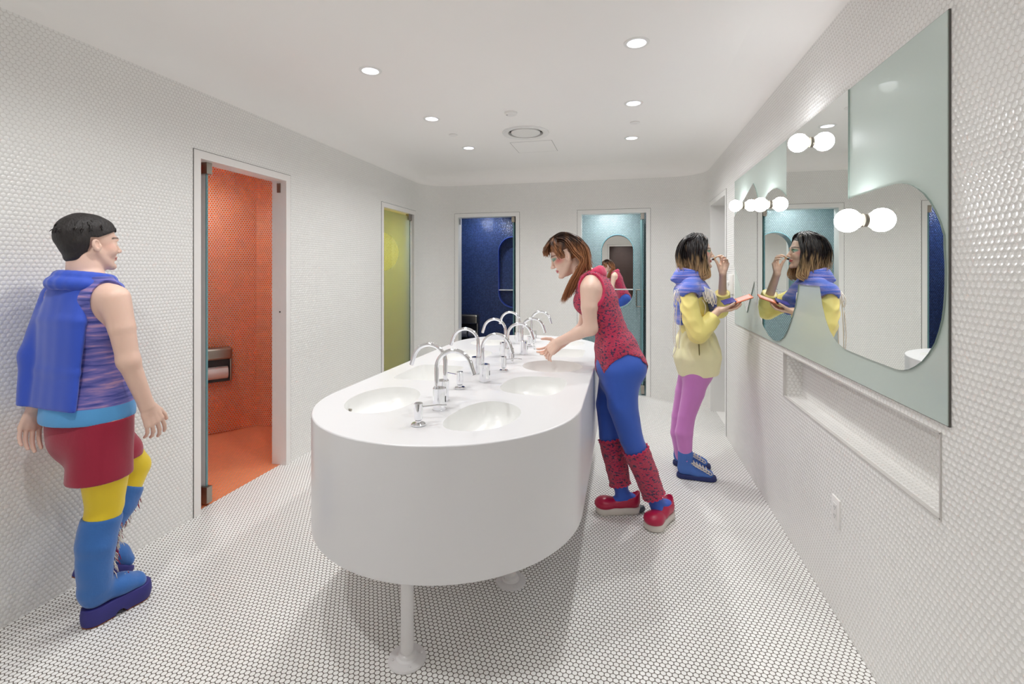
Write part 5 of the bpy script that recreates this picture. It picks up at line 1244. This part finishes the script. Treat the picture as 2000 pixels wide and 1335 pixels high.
# ================================================================== walking person on the left
def build_walker():
    Fd = nrm(V3(.12, .993, 0)); Rt = nrm(V3(.993, -.12, 0)); C0 = V3(-2.18, 1.55, 0)
    L = lambda f, r, z: C0 + Fd * f + Rt * r + V3(0, 0, z)
    base = tuple(L(0, .03, 0))
    ho = L(.005, 0, 1.556); hf_ = nrm(Fd + Rt * .12); HR = frame(hf_, (0, 0, 1)); hs = .96
    hd = SDF(); T = head(hd, ho, HR, hs, 1.0)
    sec = [((0, 0, .82), .155, .110), ((0, 0, .90), .158, .112), ((0, 0, 1.00), .140, .098), ((0, 0, 1.08), .138, .095), ((0, 0, 1.20), .155, .108), ((-.005, 0, 1.30), .165, .100), ((-.01, 0, 1.385), .120, .070)]
    torso = SDF().echain([L(*p) for p, a, b in sec], Rt, [(a, b) for p, a, b in sec], .03)
    torso.cone(L(-.01, -.135, 1.345), L(-.01, .135, 1.345), .052, .052, .035)
    neck = SDF().cone(T(-.02, 0, -.05), L(-.01, 0, 1.39), .056, .066, .02)
    legs = SDF()
    rl = [L(0, .088, .83), L(.015, .08, .64), L(.02, .07, .47), L(-.01, .066, .33), L(-.012, .06, .12)]
    ll = [L(.02, -.088, .83), L(.13, -.09, .68), L(.235, -.095, .53), L(.17, -.10, .38), L(.075, -.10, .215)]
    rs = [.098, .082, .060, .058, .040]
    legs.chain(rl, rs, .03).chain(ll, rs, .03)
    arms = SDF()
    sr, er, wr_ = L(-.01, .185, 1.335), L(.015, .225, 1.085), L(.085, .225, .885)
    sl, el_, wl = L(-.01, -.170, 1.335), L(-.085, -.175, 1.10), L(-.10, -.16, .89)
    arms.chain([sr, L(.0, .21, 1.22), er], [.053, .045, .038], .035).chain([er, wr_], [.038, .027], .02)
    arms.chain([sl, el_], [.052, .038], .035).chain([el_, wl], [.037, .026], .02)
    hands = SDF()
    f1 = nrm(V3(*(Fd * .35 + Rt * .02 + V3(0, 0, -.93)))); b1 = nrm(Rt - f1 * (Rt @ f1)); t1 = np.cross(b1, f1); t1 = t1 if t1 @ Fd > 0 else -t1; R1 = np.stack([f1, t1, b1], 1)
    hand(hands, wr_, R1, curls=[(.35, .4, .3), (.3, .4, .3), (.25, .35, .3), (.2, .3, .25)], spread=.08, thumb=(.55, .2, .2), s=1.0)
    f2 = nrm(V3(*(Fd * -.2 + V3(0, 0, -.97)))); b2 = nrm(-Rt - f2 * (-Rt @ f2)); t2 = np.cross(b2, f2); t2 = t2 if t2 @ Fd > 0 else -t2; R2 = np.stack([f2, t2, b2], 1)
    hand(hands, wl, R2, curls=[(.35, .4, .3), (.3, .4, .3), (.25, .35, .3), (.2, .3, .25)], spread=.08, thumb=(.55, .2, .2), s=1.0)
    body = SDF()
    for q in (torso, neck, hd, legs, arms, hands): body.join(q)
    hb = (ho - V3(.13, .13, .13), ho + V3(.13, .14, .14)); h1 = hand_box(wr_, R1); h2 = hand_box(wl, R2)
    main = prune(surf(body, .0075), [(b[0] + .006, b[1] - .006) for b in (hb, h1, h2)])
    p = mesh_obj('person', [main, surf(body, .003, box=hb), surf(body, .003, box=h1), surf(body, .003, box=h2)], SK3, None, base, face_paint(ho, HR, hs, hb, SKC3, srgb(190, 110, 104), SKC3, srgb(50, 38, 34), srgb(222, 160, 142), blush_w=.4))
    tag(p, 'person in crimson shorts and tall blue boots walking along the left wall', 'person')
    nf = noise3(30, 5); n2 = noise3(70, 6)
    yt = mat('yellow_tights', srgb(232, 202, 28), .6, Sheen_Weight=.2)
    mesh_obj('tights', [surf(SDF().join(torso.sel(0, 1)).join(legs), .0075, .0035, clip=half(L(0, 0, .80), (0, 0, 1)))], yt, p)
    # shorts
    crim = bump_noise(mat('crimson_wool_shorts', srgb(150, 6, 48), .8, Sheen_Weight=.3), 120, .001, .4)
    s_ = SDF().echain([L(0, 0, .86), L(0, 0, .76)], Rt, [(.156, .113), (.160, .115)], .03)
    s_.cone(rl[0], L(-.004, .078, .58), .098, .108, .03).cone(ll[0], L(.150, -.090, .62), .102, .100, .03)
    s_.cone(L(0, 0, .80), L(.03, -.01, .66), .11, .085, .04)
    mesh_obj('shorts', [surf(s_, .006, .004, clip=cmax(half(L(0, 0, .845), (0, 0, 1)), lambda x, y, z: -(np.maximum(-(.60 - z + 0 * x + 0 * y), -9)) if False else (.60 - z + 0 * x + 0 * y)), disp=lambda x, y, z: .004 * nf(x, y, z * .4))], crim, p)
    # sleeveless top
    tk = mat('blue_violet_melange_knit', srgb(92, 88, 160), .9, Sheen_Weight=.2); n, l, b = nodes(tk)
    tc = n.new('ShaderNodeTexCoord'); mp = n.new('ShaderNodeMapping'); mp.inputs['Scale'].default_value = (9, 9, 75); mp.inputs['Rotation'].default_value = (.25, 0, 0); l.new(tc.outputs['Object'], mp.inputs[0])
    no = n.new('ShaderNodeTexNoise'); no.inputs['Scale'].default_value = 1; no.inputs['Detail'].default_value = 5; l.new(mp.outputs[0], no.inputs['Vector'])
    cr = n.new('ShaderNodeValToRGB'); e = cr.color_ramp.elements; e[0].position = .34; e[0].color = srgb(58, 66, 140); e[1].position = .66; e[1].color = srgb(176, 140, 178)
    e2 = e.new(.46); e2.color = srgb(96, 96, 170); e3 = e.new(.55); e3.color = srgb(124, 110, 176); l.new(no.outputs[0], cr.inputs[0])
    sx = n.new('ShaderNodeSeparateXYZ'); l.new(tc.outputs['Object'], sx.inputs[0]); lt = n.new('ShaderNodeMath'); lt.operation = 'LESS_THAN'; l.new(sx.outputs[2], lt.inputs[0]); lt.inputs[1].default_value = .905
    mx = n.new('ShaderNodeMix'); mx.data_type = 'RGBA'; l.new(lt.outputs[0], mx.inputs[0]); l.new(cr.outputs[0], mx.inputs[6]); mx.inputs[7].default_value = srgb(86, 158, 216); l.new(mx.outputs[2], b.inputs['Base Color'])
    def hole(x, y, z):
        r = None
        for s0, sg in ((sr, 1), ):
            a = s0 + Rt * .018 * sg + V3(0, 0, -.01); d = .088 - np.sqrt((x - a[0]) ** 2 + (y - a[1]) ** 2 + ((z - a[2]) * .8) ** 2); r = d if r is None else np.maximum(r, d)
        return r
    tb = SDF().join(torso); tb.echain([L(0, 0, 1.0), L(0, 0, .86)], Rt, [(.148, .108), (.172, .132)], .03)
    top = mesh_obj('sleeveless_top', [surf(tb, .006, .012, clip=cmax(half(L(0, 0, .838), (0, 0, -1)), hole, half(L(0, 0, 1.425), (0, 0, 1))), disp=lambda x, y, z: .004 * nf(x, y, z) + .001 * n2(x, y, z))], tk, p)
    blue = mat('royal_blue_cloth', srgb(40, 78, 192), .7, Sheen_Weight=.3)
    cp = SDF().echain([L(-.065, -.01, 1.37), L(-.090, -.01, 1.25), L(-.105, -.01, 1.05), L(-.125, -.01, .84)], Rt, [(.115, .045), (.148, .038), (.145, .030), (.145, .026)], .03)
    cp.cone(sl, el_, .066, .058, .03).cone(el_, L(-.10, -.165, .91), .056, .052, .02)
    mesh_obj('back_panel', [surf(cp, .006, 0, clip=half(L(0, 0, .87), (-.25 * Fd[0], -.25 * Fd[1], -1)), disp=lambda x, y, z: .006 * nf(x, y, z * .5) + .002 * n2(x, y, z * .3))], blue, top, label='royal blue cloth back panel with one loose sleeve')
    cl = SDF(); c = L(-.012, 0, 1.415); pts = [c + Fd * .078 * math.cos(a) + Rt * .086 * math.sin(a) + V3(0, 0, -.012 * math.cos(a)) for a in np.linspace(0, 2 * PI, 21)]
    cl.chain(pts, [.024] * 21, .02); cl.chain([q + V3(0, 0, -.030) + (q - c) * .25 for q in pts], [.026] * 21, .02)
    mesh_obj('collar', [surf(cl, .005, 0, disp=lambda x, y, z: .003 * nf(x, y, z))], blue, top)
    # boots
    bl = bump_noise(mat('blue_suede_boot', srgb(46, 104, 176), .75, Sheen_Weight=.3), 25, .006, .5); sl_ = mat('indigo_platform_sole', srgb(46, 42, 118), .6); cream = mat('cream_fringe', srgb(222, 212, 200), .8); crm = mat('crimson_fringe', srgb(150, 20, 60), .8)
    welt = mat('copper_outsole', srgb(150, 84, 50), .6)
    def boot(kn, cf_, an, heel, toe, up, top_pt, seed):
        f = nrm(toe - heel); upv = nrm(up - f * (up @ f)); sdv = np.cross(upv, f); Lf = np.linalg.norm(toe - heel)
        P = lambda a, s2, h_: heel + f * a + sdv * s2 + upv * h_
        u = SDF(); ax = nrm(kn - an)
        u.chain([top_pt, cf_, an, P(.055, 0, .13)], [.070, .069, .055, .050], .03)
        u.ecap(P(.055, 0, .115), P(.14, 0, .105), sdv, (.042, .045), (.046, .040), .03); u.ecap(P(.14, 0, .105), P(Lf - .05, 0, .088), sdv, (.046, .040), (.050, .032), .03)
        nw = noise3(45, seed)
        b_ = mesh_obj('boot', [surf(u, .005, 0, clip=cmax(half(top_pt + ax * .02, ax), half(P(0, 0, .068), -upv)), disp=lambda x, y, z: .005 * nw(x, y, z))], bl, p)
        so = SDF(); so.ecap(P(.05, 0, .04), P(.14, 0, .04), sdv, (.047, .08), (.050, .08), .01); so.ecap(P(.14, 0, .04), P(Lf - .05, 0, .045), sdv, (.050, .08), (.057, .08), .01)
        arch = lambda x, y, z: .020 - np.sqrt(((x - P(.122, 0, 0)[0]) * f[0] + (y - P(.122, 0, 0)[1]) * f[1] + (z - P(.122, 0, 0)[2]) * f[2]) ** 2 + (((x - P(0, 0, 0)[0]) * upv[0] + (y - P(0, 0, 0)[1]) * upv[1] + (z - P(0, 0, 0)[2]) * upv[2]) * .9) ** 2)
        s3 = mesh_obj('platform_sole', [surf(so, .004, 0, clip=cmax(half(P(0, 0, .074), upv), half(P(0, 0, .004), -upv), arch))], sl_, b_)
        mesh_obj('outsole', [surf(so, .004, .001, clip=cmax(half(P(0, 0, .0045), upv), half(P(0, 0, .0005), -upv), arch))], welt, b_)
        rg = np.random.RandomState(seed)
        mc, mr_ = MB(), MB()
        for k in range(90):
            t = rg.rand(); s0 = top_pt * (1 - t) + an * t if t < .8 else P(.055 + .09 * (t - .8) * 5, 0, .15)
            th = rg.uniform(-.9, .9); dr = f * math.cos(th) + sdv * math.sin(th); q = s0 + dr * (.066 - .008 * t) * (.9 if t < .8 else .45)
            ln = rg.uniform(.02, .05); e_ = q + (dr * rg.uniform(.10, .5) + V3(0, 0, -1) + rg.randn(3) * .15) * ln
            (mr_ if rg.rand() < .3 else mc).tube([q, (q + e_) / 2 + dr * .004, e_], [.0016, .0016, .0010], 5)
        put('cream_lace_fringe', mc, cream, b_, smooth=180); put('crimson_lace_fringe', mr_, crm, b_, smooth=180)
    boot(rl[2], rl[3], rl[4] + V3(0, 0, .03), L(-.058, .052, 0), L(.192, .068, 0), V3(0, 0, 1), L(.008, .068, .415), 51)
    h2_, t2_ = L(-.01, -.10, .150), L(.185, -.10, .012)
    boot(ll[2], ll[3], ll[4] + V3(0, 0, .02), h2_, t2_, V3(*(Fd * .55 + V3(0, 0, .83))), L(.195, -.098, .44), 61)
    # hair
    hm = bump_noise(mat('short_black_hair', srgb(34, 29, 28), .55), 160, .004, .9, stretch=(1, 1, .35))
    cap = SDF(); cap.ell(T(-0.020, 0, 0.045), np.array((0.104, 0.083, 0.092)) * hs, HR, .02); cap.ell(T(0.020, 0, 0.045), np.array((0.070, 0.072, 0.080)) * hs, HR, .02); cap.ecap(T(-.055, 0, .0), T(-.062, 0, -.05), HR[:, 1], (.066, .045), (.048, .026), .03)
    def capclip(x, y, z):
        q = [x - ho[0], y - ho[1], z - ho[2]]; lx = HR[0, 0] * q[0] + HR[1, 0] * q[1]; lz = q[2]
        A = .030 + .45 * np.maximum(lx, 0) - lz; B = np.maximum(lx + .028, -.075 - lz); return np.minimum(A, B)
    h3 = noise3(120, 25)
    hair = mesh_obj('hair', [surf(cap, .004, .0, clip=capclip, disp=lambda x, y, z: .0025 * h3(x, y, z))], hm, p)
    G = []; rg = np.random.RandomState(9)
    for k in range(70):
        a = rg.uniform(0, 2 * PI); e = rg.uniform(.0, 1.35); d = V3(math.cos(a) * math.sin(e), math.sin(a) * math.sin(e), math.cos(e)); q = V3(-.015, 0, .045) + d * V3(.100, .079, .090)
        tg = nrm(V3(d[0], d[1], -math.sin(e) * 1.2)); 
        if q[0] > .05 and q[2] < .07: continue
        G.append([T(*(q - d * .004)), T(*(q + tg * .016 + d * .001)), T(*(q + tg * .030 - d * .006))])
    mb = MB(); locks(mb, G, 5, .004, .0042, 23, 0, 4); put('hair_strands', mb, hm, hair, smooth=180)
    return p
build_walker()
